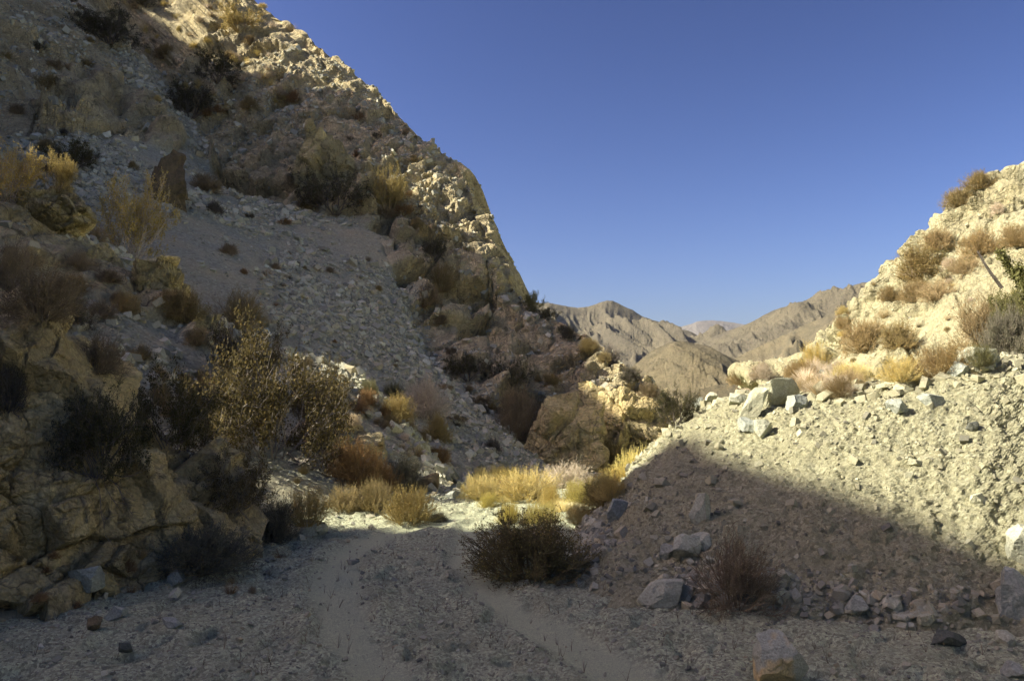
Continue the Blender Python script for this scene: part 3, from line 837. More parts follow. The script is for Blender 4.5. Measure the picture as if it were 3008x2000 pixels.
S = Sheet(nrows, np.concatenate([lin(0, 1, 4)[:-1], lin(1, 4, 270)[:-1], lin(4, 6, 24)]), np.concatenate([lin(0, 1.6, 24)[:-1], lin(1.6, 7, 350)]))
big = fbm(S.p * 0.9, 4, 540, 0.55)
rn_ = Euler((0.4, 0.35, 0.5)).to_matrix()
b1, r1 = blocks(S.p, 0.95, 61, 0.9, 0.12, (1, 1, 1.3), rn_)
b2, r2 = blocks(S.p, 0.42, 62, 0.8, 0.22, (1.3, 1.3, 0.8), rn_)
b3, r3 = blocks(S.p, 0.15, 63, 0.8, 0.25, (1.2, 1, 0.8), rn_)
edge = np.minimum(1, (7 - S.U) / 1.0 + 0.15)
S.displace(edge * (0.42 * big + 0.62 * b1 + 0.75 * b2 * np.clip(0.55 + 0.9 * noise(S.p * 1.5, 77), 0.1, 1.1) + 0.8 * b3 * np.clip(noise(S.p * 1.1, 78) + 0.4, 0.05, 1) + 0.03 * fbm(S.p * 9, 4, 79, 0.65)), soft=False)
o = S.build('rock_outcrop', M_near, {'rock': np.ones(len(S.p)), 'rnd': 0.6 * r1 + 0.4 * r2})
o['label'] = 'large brown cracked rock outcrop rising from the left edge of the wash'; o['category'] = 'rock outcrop'
add_ground(S.p, S.f, 'outcrop')
S_N = S

RO = dict(name='rock_outcrop', cat='rock outcrop', sub=6, bl=0.55, rough=0.05, sink=0.3)
boulder(440, 935, 170, 175, M_tan, 'golden smooth-faced rock outcrop with an overhanging top, above the grey loose stones on the left', 21, d=17.5, depth=1.0, **RO)
boulder(300, 860, 210, 150, M_tan, 'dark broken brown rocks just left of the golden overhanging outcrop', 22, d=17.6, depth=0.8, **RO)
boulder(95, 700, 300, 170, M_tan, 'rounded brown rock ledge at the left edge under the yellow creosote', 23, d=17.8, depth=0.8, **RO)
boulder(590, 1070, 150, 150, M_tan, 'small tan outcrop with a square cap stone, behind the tall dark bush', 24, d=17.0, depth=0.8, **RO)
boulder(1660, 1395, 250, 235, M_gold, 'golden fluted bluff at the foot of the mountain above the lit shrubs', 25, d=28.4, depth=0.6, **{**RO, 'sink': 0.2})
boulder(1840, 1395, 270, 290, M_gold, 'tall buff bluff right of the golden fluted bluff, by the end of the ridge', 26, d=30.0, depth=0.6, lean=-0.35, **{**RO, 'sink': 0.2})
boulder(958, 590, 190, 230, M_tan, 'big smooth pinkish rock face above the dark bush on the mountain', 27, d=47.5, depth=0.6, **RO)
boulder(490, 600, 120, 160, M_brown, 'dark brown upright boulder standing on the grey scree', 28, depth=0.7, sub=5, bl=0.3, keys=('mountain',), lean=0.12)

# ------------------------------------------------------------------ single boulders
BB = [
 (2292, 1192, 124, 82, M_cream, 'large cream boulder with a flat slanting top on the crest of the gravel bank', 31, dict(depth=0.7, sink=0.15, planes=9)),
 (2212, 1225, 66, 90, M_cream, 'leaning pale slab propped against the left side of the large cream boulder', 32, dict(lean=0.5, depth=0.5)),
 (2345, 1196, 64, 38, M_greyb, 'rounded grey boulder tucked at the right foot of the large cream boulder', 33, {}),
 (2168, 1190, 50, 36, M_pale, 'round pale stone left of the leaning slab on the bank crest', 34, {}),
 (2092, 1180, 40, 30, M_cream, 'squarish white stone near the left end of the bank crest', 35, {}),
 (2052, 1190, 30, 24, M_greyb, 'small grey block at the very left end of the bank crest', 36, {}),
 (2198, 1258, 56, 34, M_greyb, 'dark grey stone below the leaning slab, left one of the pair', 37, {}),
 (2246, 1275, 66, 44, M_pale, 'pitted pale stone below the large cream boulder, right one of the pair', 38, {}),
 (2058, 1530, 66, 80, M_pale, 'pointed pale slab standing in the shaded face of the gravel bank', 39, dict(lean=-0.2, depth=0.4, planes=8)),
 (1815, 1525, 70, 60, M_greyb, 'flat bluish slab lying on the shaded bank behind the olive bush', 40, dict(depth=0.5)),
 (1968, 1640, 50, 42, M_greyb, 'small grey boulder left of the boulder cluster above the brown bush', 41, {}),
 (2015, 1636, 86, 66, M_pale, 'largest boulder of the cluster left of the brown bush', 42, {}),
 (2062, 1612, 60, 44, M_pale, 'boulder behind the largest one of the cluster left of the brown bush', 43, {}),
 (1945, 1770, 120, 66, M_pale, 'pale wedge boulder at the edge of the wash in front of the brown bush', 44, dict(lean=0.5, depth=0.7, planes=8)),
 (2210, 1778, 62, 34, M_dark, 'dark angular stone just right of the foot of the brown bush', 45, {}),
 (2520, 1790, 68, 40, M_greyb, 'grey boulder among the rubble at the foot of the bank, left one of two', 46, {}),
 (2616, 1796, 60, 40, M_pale, 'pale boulder among the rubble at the foot of the bank, right one of two', 47, {}),
 (2655, 1832, 50, 28, M_pale, 'flat light stone below the two rubble boulders', 48, {}),
 (2722, 1828, 44, 28, M_cream, 'rounded cream stone resting on the rubble right of the flat light stone', 49, {}),
 (2800, 1905, 140, 44, M_dark, 'black and brown banded log-like rock lying on the sand at the right', 50, dict(depth=0.35, tilt=0.22)),
 (2300, 2012, 165, 135, M_split, 'split grey and orange boulder at the bottom edge of the picture', 51, dict(sub=5, depth=0.7, planes=9, lean=-0.15, bl=0.2)),
 (2962, 1800, 70, 84, M_greyb, 'grey upright boulder at the right edge, left of the rounded one', 52, dict(sub=5)),
 (3020, 1800, 120, 120, M_greyb, 'rounded grey boulder cut by the right edge of the picture', 53, dict(sub=5)),
 (3020, 1650, 90, 105, M_pale, 'tall pale boulder in the bank at the right edge above the rounded one', 54, dict(sub=5)),
 (2960, 1890, 60, 36, M_pale, 'low pale stone at the foot of the rounded boulder by the right edge', 55, {}),
 (2990, 1988, 70, 40, M_greyb, 'grey flat stone in the bottom right corner', 56, {}),
 (365, 1915, 42, 30, M_dark, 'shiny black stone alone on the sand at the lower left', 57, {}),
 (498, 1842, 84, 22, M_greyb, 'thin bluish slab lying flat on the sand left of the wheel tracks', 58, dict(depth=0.5)),
 (272, 1850, 50, 40, M_brown, 'brown square stone on the sand left of the bluish slab', 59, {}),
 (338, 1815, 66, 34, M_greyb, 'grey brown stone at the edge of the rubble above the brown square stone', 60, {}),
 (300, 1752, 78, 62, M_tan, 'tan pointed boulder at the foot of the left outcrop', 61, {}),
 (245, 1722, 100, 56, M_greyb, 'broad grey boulder behind the tan pointed one, under the left outcrop', 62, {}),
 (515, 1712, 60, 36, M_greyb, 'grey stone in the rubble left of the dark low shrub', 63, {}),
 (588, 1690, 50, 30, M_tan, 'tan stone at the right foot of the dark low shrub', 64, {}),
 (900, 1572, 74, 44, M_pale, 'long pale boulder at the left edge of the wash', 65, {}),
 (938, 1570, 44, 34, M_cream, 'small cream boulder touching the right end of the long pale boulder', 66, {}),
 (20, 582, 44, 32, M_cream, 'white boulder perched on the left ledge at the edge of the picture', 67, {}),
 (470, 1055, 40, 34, M_cream, 'white angular stone in the grey stones left of the small tan outcrop', 68, {}),
 (308, 1130, 48, 60, M_cream, 'rounded white boulder with dark pits behind the cracked outcrop', 69, dict(keys=('spur',))),
 (305, 925, 48, 32, M_tan, 'tan square stone in the middle of the loose grey stones', 70, {}),
 (1352, 1442, 28, 30, M_cream, 'bright white stone standing at the far bend of the wash', 71, {}),
 (1335, 1462, 48, 22, M_greyb, 'low grey stone in front of the bright white stone', 72, {}),
 (1455, 1458, 50, 32, M_greyb, 'grey knobby stone under the golden shrubs', 73, {}),
 (1262, 1440, 70, 50, M_brown, 'brown boulder at the foot of the left slope by the bend', 74, {}),
 (2885, 1088, 120, 72, M_pale, 'big pale boulder at the foot of the pale cliff under the green bush', 75, dict(sub=5)),
 (2830, 1098, 60, 40, M_greyb, 'grey boulder leaning on the left of the big pale boulder by the cliff', 76, {}),
 (2670, 1130, 60, 34, M_cream, 'pale stone on the bank crest left of the cliff boulders', 77, {}),
 (2740, 1185, 70, 32, M_greyb, 'flat grey stone at the top of the sunlit bank', 78, {}),
 (2640, 1205, 66, 34, M_greyb, 'grey brown stone half buried in the top of the sunlit bank', 79, {}),
 (2860, 1262, 36, 24, M_dark, 'dark stone standing proud in the sunlit bank at the right', 80, {}),
 (2690, 1365, 40, 22, M_cream, 'pale flat stone in the middle of the sunlit bank', 81, {}),
 (2880, 1480, 50, 32, M_cream, 'pale slab in the sunlit bank near its shadow edge', 82, {}),
 (2085, 1655, 40, 22, M_pale, 'small pale stone right of the cluster behind the brown bush', 83, {}),
 (1700, 1690, 40, 24, M_pale, 'pale stone at the right foot of the olive bush', 84, {}),
]
for px, py, w, h, m, lab, sd, kw in BB:
    kw = dict(kw)
    boulder(px, py, w, h, m, lab, sd, rz=(sd * 1.7) % 1.2 - 0.6, sub=kw.pop('sub', 4), bl=kw.pop('bl', 0.12), **kw)

# ------------------------------------------------------------------ landmarks used to word the labels
MARKS = [(2290, 1170, 'large cream boulder on the bank'), (2058, 1500, 'pointed slab in the shaded bank'), (2015, 1610, 'boulder cluster above the brown bush'), (1945, 1740, 'pale wedge boulder'),
 (2160, 1680, 'round brown bush'), (1555, 1610, 'big olive bush'), (1205, 1470, 'olive gold domed shrub'), (900, 1480, 'shrub by the long pale boulder'), (900, 1555, 'long pale boulder'),
 (560, 1620, 'low dark shrub under the outcrop'), (300, 1725, 'tan pointed boulder'), (365, 1905, 'shiny black stone'), (2305, 1950, 'split orange boulder'), (2810, 1890, 'dark log-like rock'),
 (3000, 1750, 'rounded boulder at the right edge'), (2885, 1060, 'big pale boulder under the cliff'), (2705, 770, 'big brown bush on the cliff skyline'), (2880, 715, 'golden brown cushion shrub'),
 (2590, 1000, 'pair of bushes in the pale hollow'), (2400, 1040, 'white rock rib'), (2640, 1205, 'half buried stone in the bank top'), (2690, 1360, 'pale flat stone in mid bank'), (2880, 1470, 'pale slab by the bank shadow edge'),
 (1660, 1280, 'golden fluted bluff'), (1840, 1240, 'tall buff bluff'), (1500, 1130, 'dark bush left of the bluff'), (1568, 900, 'green bush on the ridge skyline'), (1790, 1050, 'bare branched skyline shrub'),
 (958, 480, 'big pinkish rock face'), (985, 580, 'black bush under the pinkish face'), (490, 530, 'dark brown upright boulder'), (640, 220, 'dark bush at the upper shadow edge'), (320, 110, 'broad dark bush high on the left'),
 (700, 60, 'olive bush on the upper slope'), (215, 470, 'dark bush below the left buttress'), (375, 660, 'bright yellow creosote'), (60, 500, 'yellow creosote at the left edge'), (440, 850, 'golden overhanging outcrop'),
 (590, 1000, 'small tan outcrop'), (95, 640, 'rounded brown ledge'), (820, 1150, 'huge dark creosote'), (240, 1300, 'creosote on the cracked outcrop'), (1250, 1170, 'bleached twiggy shrub'), (1030, 1340, 'rust red shrub'),
 (1185, 1380, 'grey green rounded shrub'), (1545, 1410, 'tallest golden shrub'), (1352, 1430, 'bright white stone at the bend'), (1885, 1380, 'yellow green shrub by the bank'), (672, 735, 'brown shrub in mid scree'), (1138, 570, 'pale olive bush by the crest')]
USED = {}
def box_mid(w, f):
    return w[0] + (w[1] - w[0]) * f
def unique_label(what, x, y, tail):
    near = sorted(MARKS, key=lambda m_: (m_[0] - x) ** 2 + (m_[1] - y) ** 2)[:6]
    for mx, my, nm in near:
        dx, dy = x - mx, y - my
        dist = math.hypot(dx, dy)
        far_ = 'just' if dist < 90 else 'a little' if dist < 220 else 'well'
        if abs(dx) > 2.2 * abs(dy):
            rel = 'right of' if dx > 0 else 'left of'
        elif abs(dy) > 2.2 * abs(dx):
            rel = 'below' if dy > 0 else 'above'
        else:
            rel = ('below' if dy > 0 else 'above') + ' and ' + ('right of' if dx > 0 else 'left of')
        lab = f'{what} {far_} {rel} the {nm}'
        if len(lab.split()) <= 16 and lab not in USED:
            USED[lab] = 1
            return lab
    return None

# ------------------------------------------------------------------ loose stones
def psize(n, r, lo, hi, a=2.6):
    u = r.random(n)
    return (lo ** (1 - a) + u * (hi ** (1 - a) - lo ** (1 - a))) ** (1 / (1 - a))
r = np.random.default_rng(5)
coarse = np.clip(0.5 + 1.4 * fbm(S_M.p * 0.16 * [1, 1, 0.5], 3, 601), 0.04, 1)
p, m, i = scatter(S_M, 70000, np.clip((1 - S_M.rock) * 1.0 + 0.12, 0, 1) * coarse, r, dmax=62)
dd = p[:, 1]
sz = psize(len(p), r, 0.05, 0.5, 2.75) * np.clip(dd / 34, 0.75, 1.3)
stones('scree_stones', p, m, sz, M_stone, r, keep=95, group='stones on the grey scree chute', label='angular grey or tan stone among the many lying on the long grey scree chute', single='scree_stone', flat=0.9)
coarse = np.clip(0.55 + 1.3 * fbm(S_L.p * 0.5, 3, 611), 0.06, 1)
p, m, i = scatter(S_L, 36000, np.clip(1.05 - S_L.rock, 0.15, 1) * coarse, r)
sz = psize(len(p), r, 0.02, 0.34, 2.5) * np.clip(p[:, 1] / 15, 0.6, 1.2)
stones('slope_stones', p, m, sz, M_stone, r, keep=70, group='stones on the lower left slope', label='angular pale stone among the loose stones of the lower left slope', single='slope_stone', flat=0.9)
# ribbon of stones on the crest of the lower slope that catches the sun
seg = [pt(1050, 1112, 18.6), pt(1110, 1170, 18.2), pt(1170, 1235, 17.8), pt(1235, 1300, 17.4)]
pp, mm = [], []
for q in range(260):
    t = r.random() * 2.99; k = int(t); f = t - k
    a = np.array(seg[k]) * (1 - f) + np.array(seg[k + 1]) * f
    x, y, d = project(a[None])
    h = hit(float(x[0]) + r.normal() * 9, float(y[0]) + r.normal() * 9, ('spur',))
    if h:
        pp.append(h[0]); mm.append(h[1])
stones('crest_stones', np.array([list(v) for v in pp]), np.array([list(v) for v in mm]), psize(len(pp), r, 0.07, 0.24, 2.0), M_cream, r, sink=0.0)
# bank
p, m, i = scatter(S_B, 42000, np.clip(0.6 + 1.3 * fbm(S_B.p * 1.7, 3, 630), 0.08, 1), r)
sz = psize(len(p), r, 0.010, 0.14, 2.95) * np.clip(p[:, 1] / 8, 0.7, 1.6)
stones('bank_gravel', p, m, sz, M_stone_bank, r, keep=75, group='stones in the face of the gravel bank', label='pale stone bedded in the face of the gravel bank', single='bank_stone', tumble=0.7, sink=0.2)
msk = np.exp(-((S_B.T - 4.05) / 0.22) ** 2)
p, m, i = scatter(S_B, 450, msk, r)
stones('bank_rim_gravel', p, m, psize(len(p), r, 0.03, 0.2, 2.2), M_stone_bank, r, keep=20, group='stones along the rim of the gravel bank', label='pale stone lying along the rim of the gravel bank', single='rim_stone', sink=0.05)
# rubble at the toe of the bank
msk = np.exp(-((S_B.T - 1.3) / 0.36) ** 2) * np.clip(0.6 + 1.5 * fbm(S_B.p * 1.2, 2, 620), 0.03, 1)
p, m, i = scatter(S_B, 12000, msk, r)
stones('toe_rubble', p, m, psize(len(p), r, 0.012, 0.13, 2.3), M_stone, r, keep=75, group='rubble stones at the foot of the gravel bank', label='grey stone among the rubble along the foot of the gravel bank', single='rubble_stone', tumble=0.8, sink=0.08)

def wash_points(n, r, fn, y0=3.6, y1=14):
    out = []
    while len(out) < n:
        y = math.sqrt(r.uniform(y0 ** 2, y1 ** 2)) if r.random() < 0.4 else r.uniform(y0, y1)
        x = r.uniform(-0.8, 0.75) * y
        if r.random() < fn(x, y):
            out.append((x, y))
    return np.array(out)
gb = [b for k, b in GROUNDS if k == 'wash'][0]
others = [b for k, b in GROUNDS if k in ('spur', 'bank', 'outcrop')]
def drop(xy):
    pos, nr = [], []
    for x, y in xy:
        h = gb.ray_cast(Vector((x, y, 3)), Vector((0, 0, -1)))
        if h[0] is None:
            continue
        if any((q := b.ray_cast(Vector((x, y, 6)), Vector((0, 0, -1))))[0] is not None and q[0].z > h[0].z + 0.05 for b in others):
            continue
        pos.append(list(h[0])); nr.append([0, 0, 1])
    return np.array(pos), np.array(nr)
xy = wash_points(26000, r, lambda x, y: 0.5)
td = track_dist(xy[:, 0], xy[:, 1])
xy = xy[(td > 0.2) | (r.random(len(xy)) < 0.12)]
p, m = drop(xy)
stones('wash_gravel', p, m, psize(len(p), r, 0.008, 0.05, 2.8), M_stone, r, tumble=0.4, sink=0.12)
def foot_left(x, y):
    xl = np.interp(y, [3, 5.8, 7.5, 9, 10.4, 13], [-4.4, -3.8, -3.0, -2.8, -2.2, -1.4])
    return math.exp(-max(x - xl - 0.15, 0) / 0.5)
p, m = drop(wash_points(3600, r, foot_left))
stones('left_rubble', p, m, psize(len(p), r, 0.015, 0.16, 2.25), M_stone, r, tumble=0.6, keep=25, group='rubble stones along the left edge of the wash', label='stone among the scattered rubble along the left edge of the wash', single='rubble_stone', sink=0.12)
# small stones on the terrace and the pale cliff
p, m, i = scatter(S_C, 5000, np.clip(1.2 - S_C.rock, 0.1, 1), r)
stones('cliff_gravel', p, m, psize(len(p), r, 0.03, 0.2, 2.6), M_stone_bank, r)

# ------------------------------------------------------------------ shrubs
def grow(st, dr, L, nseg, lift, wob, r):
    n = len(st)
    P = [st]; d = dr / np.linalg.norm(dr, axis=1)[:, None]
    for k in range(nseg):
        P.append(P[-1] + d * (L / nseg)[:, None])
        d = d + wob * r.normal(size=(n, 3)) + np.array([0, 0, lift])
        d /= np.linalg.norm(d, axis=1)[:, None]
    return np.stack(P, 1)
def tubes(P, r0, r1, sides=3):
    n, k = P.shape[:2]
    t = np.gradient(P, axis=1); t /= np.linalg.norm(t, axis=2)[..., None] + 1e-9
    ref = np.array([0.31, 0.87, 0.38])
    a = np.cross(t, ref); a /= np.linalg.norm(a, axis=2)[..., None] + 1e-9
    b = np.cross(t, a)
    rad = np.linspace(1, 0, k)[None, :, None] * (r0 - r1) + r1
    if sides == 2:
        V = np.stack([P - a * rad, P + a * rad], 2)
    else:
        V = np.stack([P + rad * (a * math.cos(q) + b * math.sin(q)) for q in (0, 2.094, 4.189)], 2)
    s = V.shape[2]
    idx = np.arange(n * k * s).reshape(n, k, s)
    F = []
    for j in range(s if s > 2 else 1):
        j2 = (j + 1) % s
        F.append(np.stack([idx[:, :-1, j], idx[:, :-1, j2], idx[:, 1:, j2], idx[:, 1:, j]], -1).reshape(-1, 4))
    return V.reshape(-1, 3), np.concatenate(F)
def child(P, n, ang, t0, r, t1=1.0):
    i = r.integers(0, len(P), n); t = r.uniform(t0, t1, n) * (P.shape[1] - 1)
    k = np.minimum(t.astype(int), P.shape[1] - 2); f = (t - k)[:, None]
    st = P[i, k] * (1 - f) + P[i, k + 1] * f
    d = P[i, k + 1] - P[i, k]; d /= np.linalg.norm(d, axis=1)[:, None]
    d = d + ang * r.normal(size=(n, 3)) * 0.6
    return st, d
def leaves(P, n, size, r, t0=0.2, spread=0.01, slim=0.5):
    st, d = child(P, n, 0.5, t0, r)
    st = st + spread * r.normal(size=(n, 3))
    R = rand_rot(n, r)
    s = size * r.uniform(0.6, 1.4, n)
    q = np.array([[0, -1, 0], [slim, 0, 0], [0, 1, 0], [-slim, 0, 0.15]])
    V = np.einsum('nij,vj->nvi', R, q) * s[:, None, None] * 0.5 + st[:, None, :]
    return V.reshape(-1, 3), np.arange(4 * n).reshape(-1, 4)
def cat_geo(parts):
    vs, fs, b = [], [], 0
    for v, f in parts:
        vs.append(v); fs.append(f + b); b += len(v)
    return np.concatenate(vs), np.concatenate(fs)
def heads(n, base, pol, L, r, sym=1.0):
    az = r.uniform(0, 2 * math.pi, n)
    po = np.radians(r.uniform(pol[0], pol[1], n))
    d = np.stack([np.sin(po) * np.cos(az), np.sin(po) * np.sin(az), np.cos(po)], 1)
    st = np.stack([base * np.cos(az) * r.random(n), base * np.sin(az) * r.random(n), np.zeros(n) - 0.03], 1)
    return st, d, L * r.uniform(0.75, 1.1, n) * sym

def shrub_proto(kind, seed):
    mw, ml = shrub_geo(kind, seed)
    k = len(ml.vertices) // 4
    a = ml.attributes.new('rnd', 'FLOAT', 'POINT')
    a.data.foreach_set('value', np.repeat(np.random.default_rng(seed).random(k), 4).astype(np.float32))
    return mw, ml

def shrub_geo(kind, seed):
    r = np.random.default_rng(seed)
    fl = None
    if kind == 'dome':          # rounded twiggy desert shrub
        st, d, L = heads(110, 0.14, (0, 88), 0.38, r)
        A = grow(st, d, L, 5, 0.04, 0.10, r)
        st, d = child(A, 1300, 0.9, 0.3, r); B = grow(st, d, r.uniform(0.08, 0.16, 1300), 3, 0.10, 0.14, r)
        st, d = child(B, 4600, 0.9, 0.3, r); C = grow(st, d, r.uniform(0.03, 0.08, 4600), 2, 0.15, 0.12, r)
        wood = cat_geo([tubes(A, 0.006, 0.002), tubes(B, 0.0022, 0.001), tubes(C, 0.0014, 0.0008, 2)])
        leaf = leaves(C, 13000, 0.014, r, 0.3, 0.006)
    elif kind == 'fine':        # feathery golden shrub, upright threads
        st, d, L = heads(200, 0.22, (0, 84), 0.38, r)
        A = grow(st, d, L, 5, 0.06, 0.08, r)
        st, d = child(A, 3000, 0.7, 0.3, r); B = grow(st, d, r.uniform(0.06, 0.15, 3000), 3, 0.14, 0.10, r)
        wood = cat_geo([tubes(A, 0.004, 0.0014), tubes(B, 0.0016, 0.0009, 2)])
        leaf = leaves(B, 12000, 0.012, r, 0.4, 0.008)
    elif kind == 'creosote':    # open shrub, crooked grey limbs, leaf sprays at the ends
        st, d, L = heads(20, 0.06, (10, 74), 0.52, r)
        A = grow(st, d, L, 7, 0.04, 0.16, r)
        st, d = child(A, 220, 0.9, 0.35, r); B = grow(st, d, r.uniform(0.12, 0.28, 220), 4, 0.10, 0.18, r)
        st, d = child(B, 1700, 1.0, 0.35, r); C = grow(st, d, r.uniform(0.04, 0.11, 1700), 2, 0.10, 0.2, r)
        wood = cat_geo([tubes(A, 0.011, 0.003), tubes(B, 0.004, 0.0015), tubes(C, 0.0016, 0.0009, 2)])
        leaf = leaves(C, 16000, 0.016, r, 0.2, 0.010, 0.6)
    elif kind == 'sprawl':      # wide limbs that hang over the rock, dark leaf clumps on top
        st, d, L = heads(24, 0.14, (20, 108), 0.6, r)
        A = grow(st, d, L, 9, -0.03, 0.26, r)
        st, d = child(A, 160, 0.9, 0.3, r); B = grow(st, d, r.uniform(0.12, 0.3, 160), 4, 0.06, 0.22, r)
        up = B[B[:, -1, 2] > 0.02]
        st, d = child(up, 1600, 1.0, 0.3, r); C = grow(st, d, r.uniform(0.05, 0.12, 1600), 2, 0.12, 0.2, r)
        wood = cat_geo([tubes(A, 0.007, 0.002), tubes(B, 0.0028, 0.0012), tubes(C, 0.0016, 0.0009, 2)])
        leaf = leaves(C, 14000, 0.017, r, 0.2, 0.014, 0.6)
    elif kind == 'dry':         # leafless twiggy ball
        st, d, L = heads(80, 0.10, (0, 88), 0.40, r)
        A = grow(st, d, L, 6, 0.03, 0.18, r)
        st, d = child(A, 900, 0.9, 0.25, r); B = grow(st, d, r.uniform(0.1, 0.2, 900), 4, 0.03, 0.25, r)
        st, d = child(B, 3600, 1.0, 0.3, r); C = grow(st, d, r.uniform(0.03, 0.09, 3600), 2, 0.03, 0.25, r)
        wood = cat_geo([tubes(A, 0.006, 0.002), tubes(B, 0.0026, 0.0012), tubes(C, 0.0016, 0.0009, 2)])
        leaf = leaves(C, 1500, 0.012, r, 0.3, 0.004)
    elif kind == 'tuft':        # bunch grass
        st, d, L = heads(260, 0.10, (0, 60), 0.42, r)
        A = grow(st, d, L, 4, -0.06, 0.06, r)
        wood = tubes(A, 0.0035, 0.0008, 2)
        leaf = leaves(A, 500, 0.016, r, 0.75, 0.004, 0.3)
    w, wf = wood; l, lf = leaf
    W = np.percentile(np.abs(w[:, 0]), 98) * 2
    H = np.percentile(w[:, 2], 99)
    w = w / [W, W, H]; l = l / [W, W, H]
    mw = mesh_np('branches', w, wf); ml = mesh_np('foliage', l, lf)
    return mw, ml

def veg_mat(name, a, b, trans=0.25):
    n = NT(name)
    sel = n.ramp(n.attr('rnd'), [(0.78, (0, 0, 0)), (0.82, (1, 1, 1))]) if name.endswith('leaf') else n.ramp(n.noise(3.5, 3, 0.6), [(0.38, (0, 0, 0)), (0.62, (1, 1, 1))])
    c = n.mix(sel, a, b)
    c = n.mix(1.0, c, n.ramp(n.noise(60, 2, 0.6), [(0.3, (0.7, 0.7, 0.7)), (0.7, (1.3, 1.3, 1.3))]), 'MULTIPLY')
    c = n.mix(1.0, c, n.ramp(n.rand(), [(0, (0.85, 0.85, 0.85)), (1, (1.15, 1.12, 1.1))]), 'MULTIPLY')
    n._set(n.b, 'Base Color', c)
    if trans:
        t = n.t.nodes.new('ShaderNodeBsdfTranslucent'); n._set(t, 'Color', c)
        mx = n.t.nodes.new('ShaderNodeMixShader'); mx.inputs[0].default_value = trans
        n.t.links.new(n.b.outputs[0], mx.inputs[1]); n.t.links.new(t.outputs[0], mx.inputs[2])
        n.t.links.new(mx.outputs[0], n.out.inputs[0])
    return n.m
VC = {
 'gold': ((0.48, 0.40, 0.16), (0.56, 0.47, 0.19), (0.60, 0.50, 0.17), (0.56, 0.38, 0.10)),
 'goldgreen': ((0.46, 0.40, 0.15), (0.52, 0.44, 0.15), (0.56, 0.52, 0.14), (0.60, 0.46, 0.12)),
 'olivegold': ((0.26, 0.21, 0.09), (0.34, 0.26, 0.10), (0.40, 0.32, 0.11), (0.28, 0.24, 0.09)),
 'olive': ((0.16, 0.13, 0.065), (0.20, 0.165, 0.075), (0.19, 0.17, 0.065), (0.42, 0.33, 0.10)),
 'brownolive': ((0.24, 0.19, 0.095), (0.30, 0.235, 0.10), (0.32, 0.26, 0.10), (0.24, 0.20, 0.075)),
 'greygreen': ((0.13, 0.12, 0.09), (0.17, 0.16, 0.11), (0.15, 0.15, 0.09), (0.12, 0.12, 0.07)),
 'darkgreen': ((0.13, 0.115, 0.09), (0.19, 0.17, 0.14), (0.075, 0.075, 0.03), (0.10, 0.085, 0.03)),
 'rust': ((0.25, 0.165, 0.08), (0.31, 0.20, 0.09), (0.27, 0.175, 0.07), (0.20, 0.135, 0.055)),
 'brown': ((0.23, 0.185, 0.11), (0.31, 0.25, 0.15), (0.22, 0.18, 0.09), (0.29, 0.22, 0.11)),
 'ochre': ((0.31, 0.24, 0.12), (0.38, 0.30, 0.15), (0.38, 0.29, 0.12), (0.30, 0.22, 0.08)),
 'straw': ((0.56, 0.48, 0.34), (0.62, 0.54, 0.38), (0.58, 0.48, 0.28), (0.50, 0.44, 0.26)),
 'yellowleaf': ((0.42, 0.37, 0.28), (0.50, 0.45, 0.34), (0.52, 0.41, 0.12), (0.38, 0.30, 0.08)),
 'darkrust': ((0.20, 0.18, 0.14), (0.27, 0.24, 0.19), (0.12, 0.10, 0.04), (0.18, 0.14, 0.05)),
 'green': ((0.15, 0.14, 0.07), (0.19, 0.18, 0.08), (0.15, 0.155, 0.055), (0.21, 0.20, 0.08)),
}
VM = {k: (veg_mat(k + '_wood', v[0], v[1], 0.1), veg_mat(k + '_leaf', v[2], v[3], 0.3)) for k, v in VC.items()}
PROTO = {k: [shrub_proto(k, 900 + 10 * i + j) for j in range(n)] for i, (k, n) in enumerate([('dome', 2), ('fine', 2), ('creosote', 2), ('sprawl', 1), ('dry', 2), ('tuft', 2)])}
NAMES = {'dome': ('desert_shrub', 'shrub'), 'fine': ('desert_shrub', 'shrub'), 'creosote': ('creosote_bush', 'bush'), 'sprawl': ('creosote_bush', 'bush'), 'dry': ('dry_shrub', 'shrub'), 'tuft': ('grass_tuft', 'grass tuft')}
for k in PROTO:
    for mw, ml in PROTO[k]:
        mw.materials.append(VM['olive'][0]); ml.materials.append(VM['olive'][1])
nveg = 0
CW = {'gold': 'golden', 'goldgreen': 'yellow green', 'olivegold': 'olive gold', 'olive': 'olive', 'brownolive': 'olive brown', 'greygreen': 'grey green', 'darkgreen': 'dark green', 'rust': 'rust brown', 'brown': 'brown', 'ochre': 'ochre', 'straw': 'straw coloured', 'yellowleaf': 'yellow', 'darkrust': 'dark brown', 'green': 'green'}
KW = {'dome': 'rounded shrub', 'fine': 'feathery shrub', 'creosote': 'leafy bush', 'sprawl': 'sprawling bush', 'dry': 'twiggy shrub', 'tuft': 'grass tuft'}
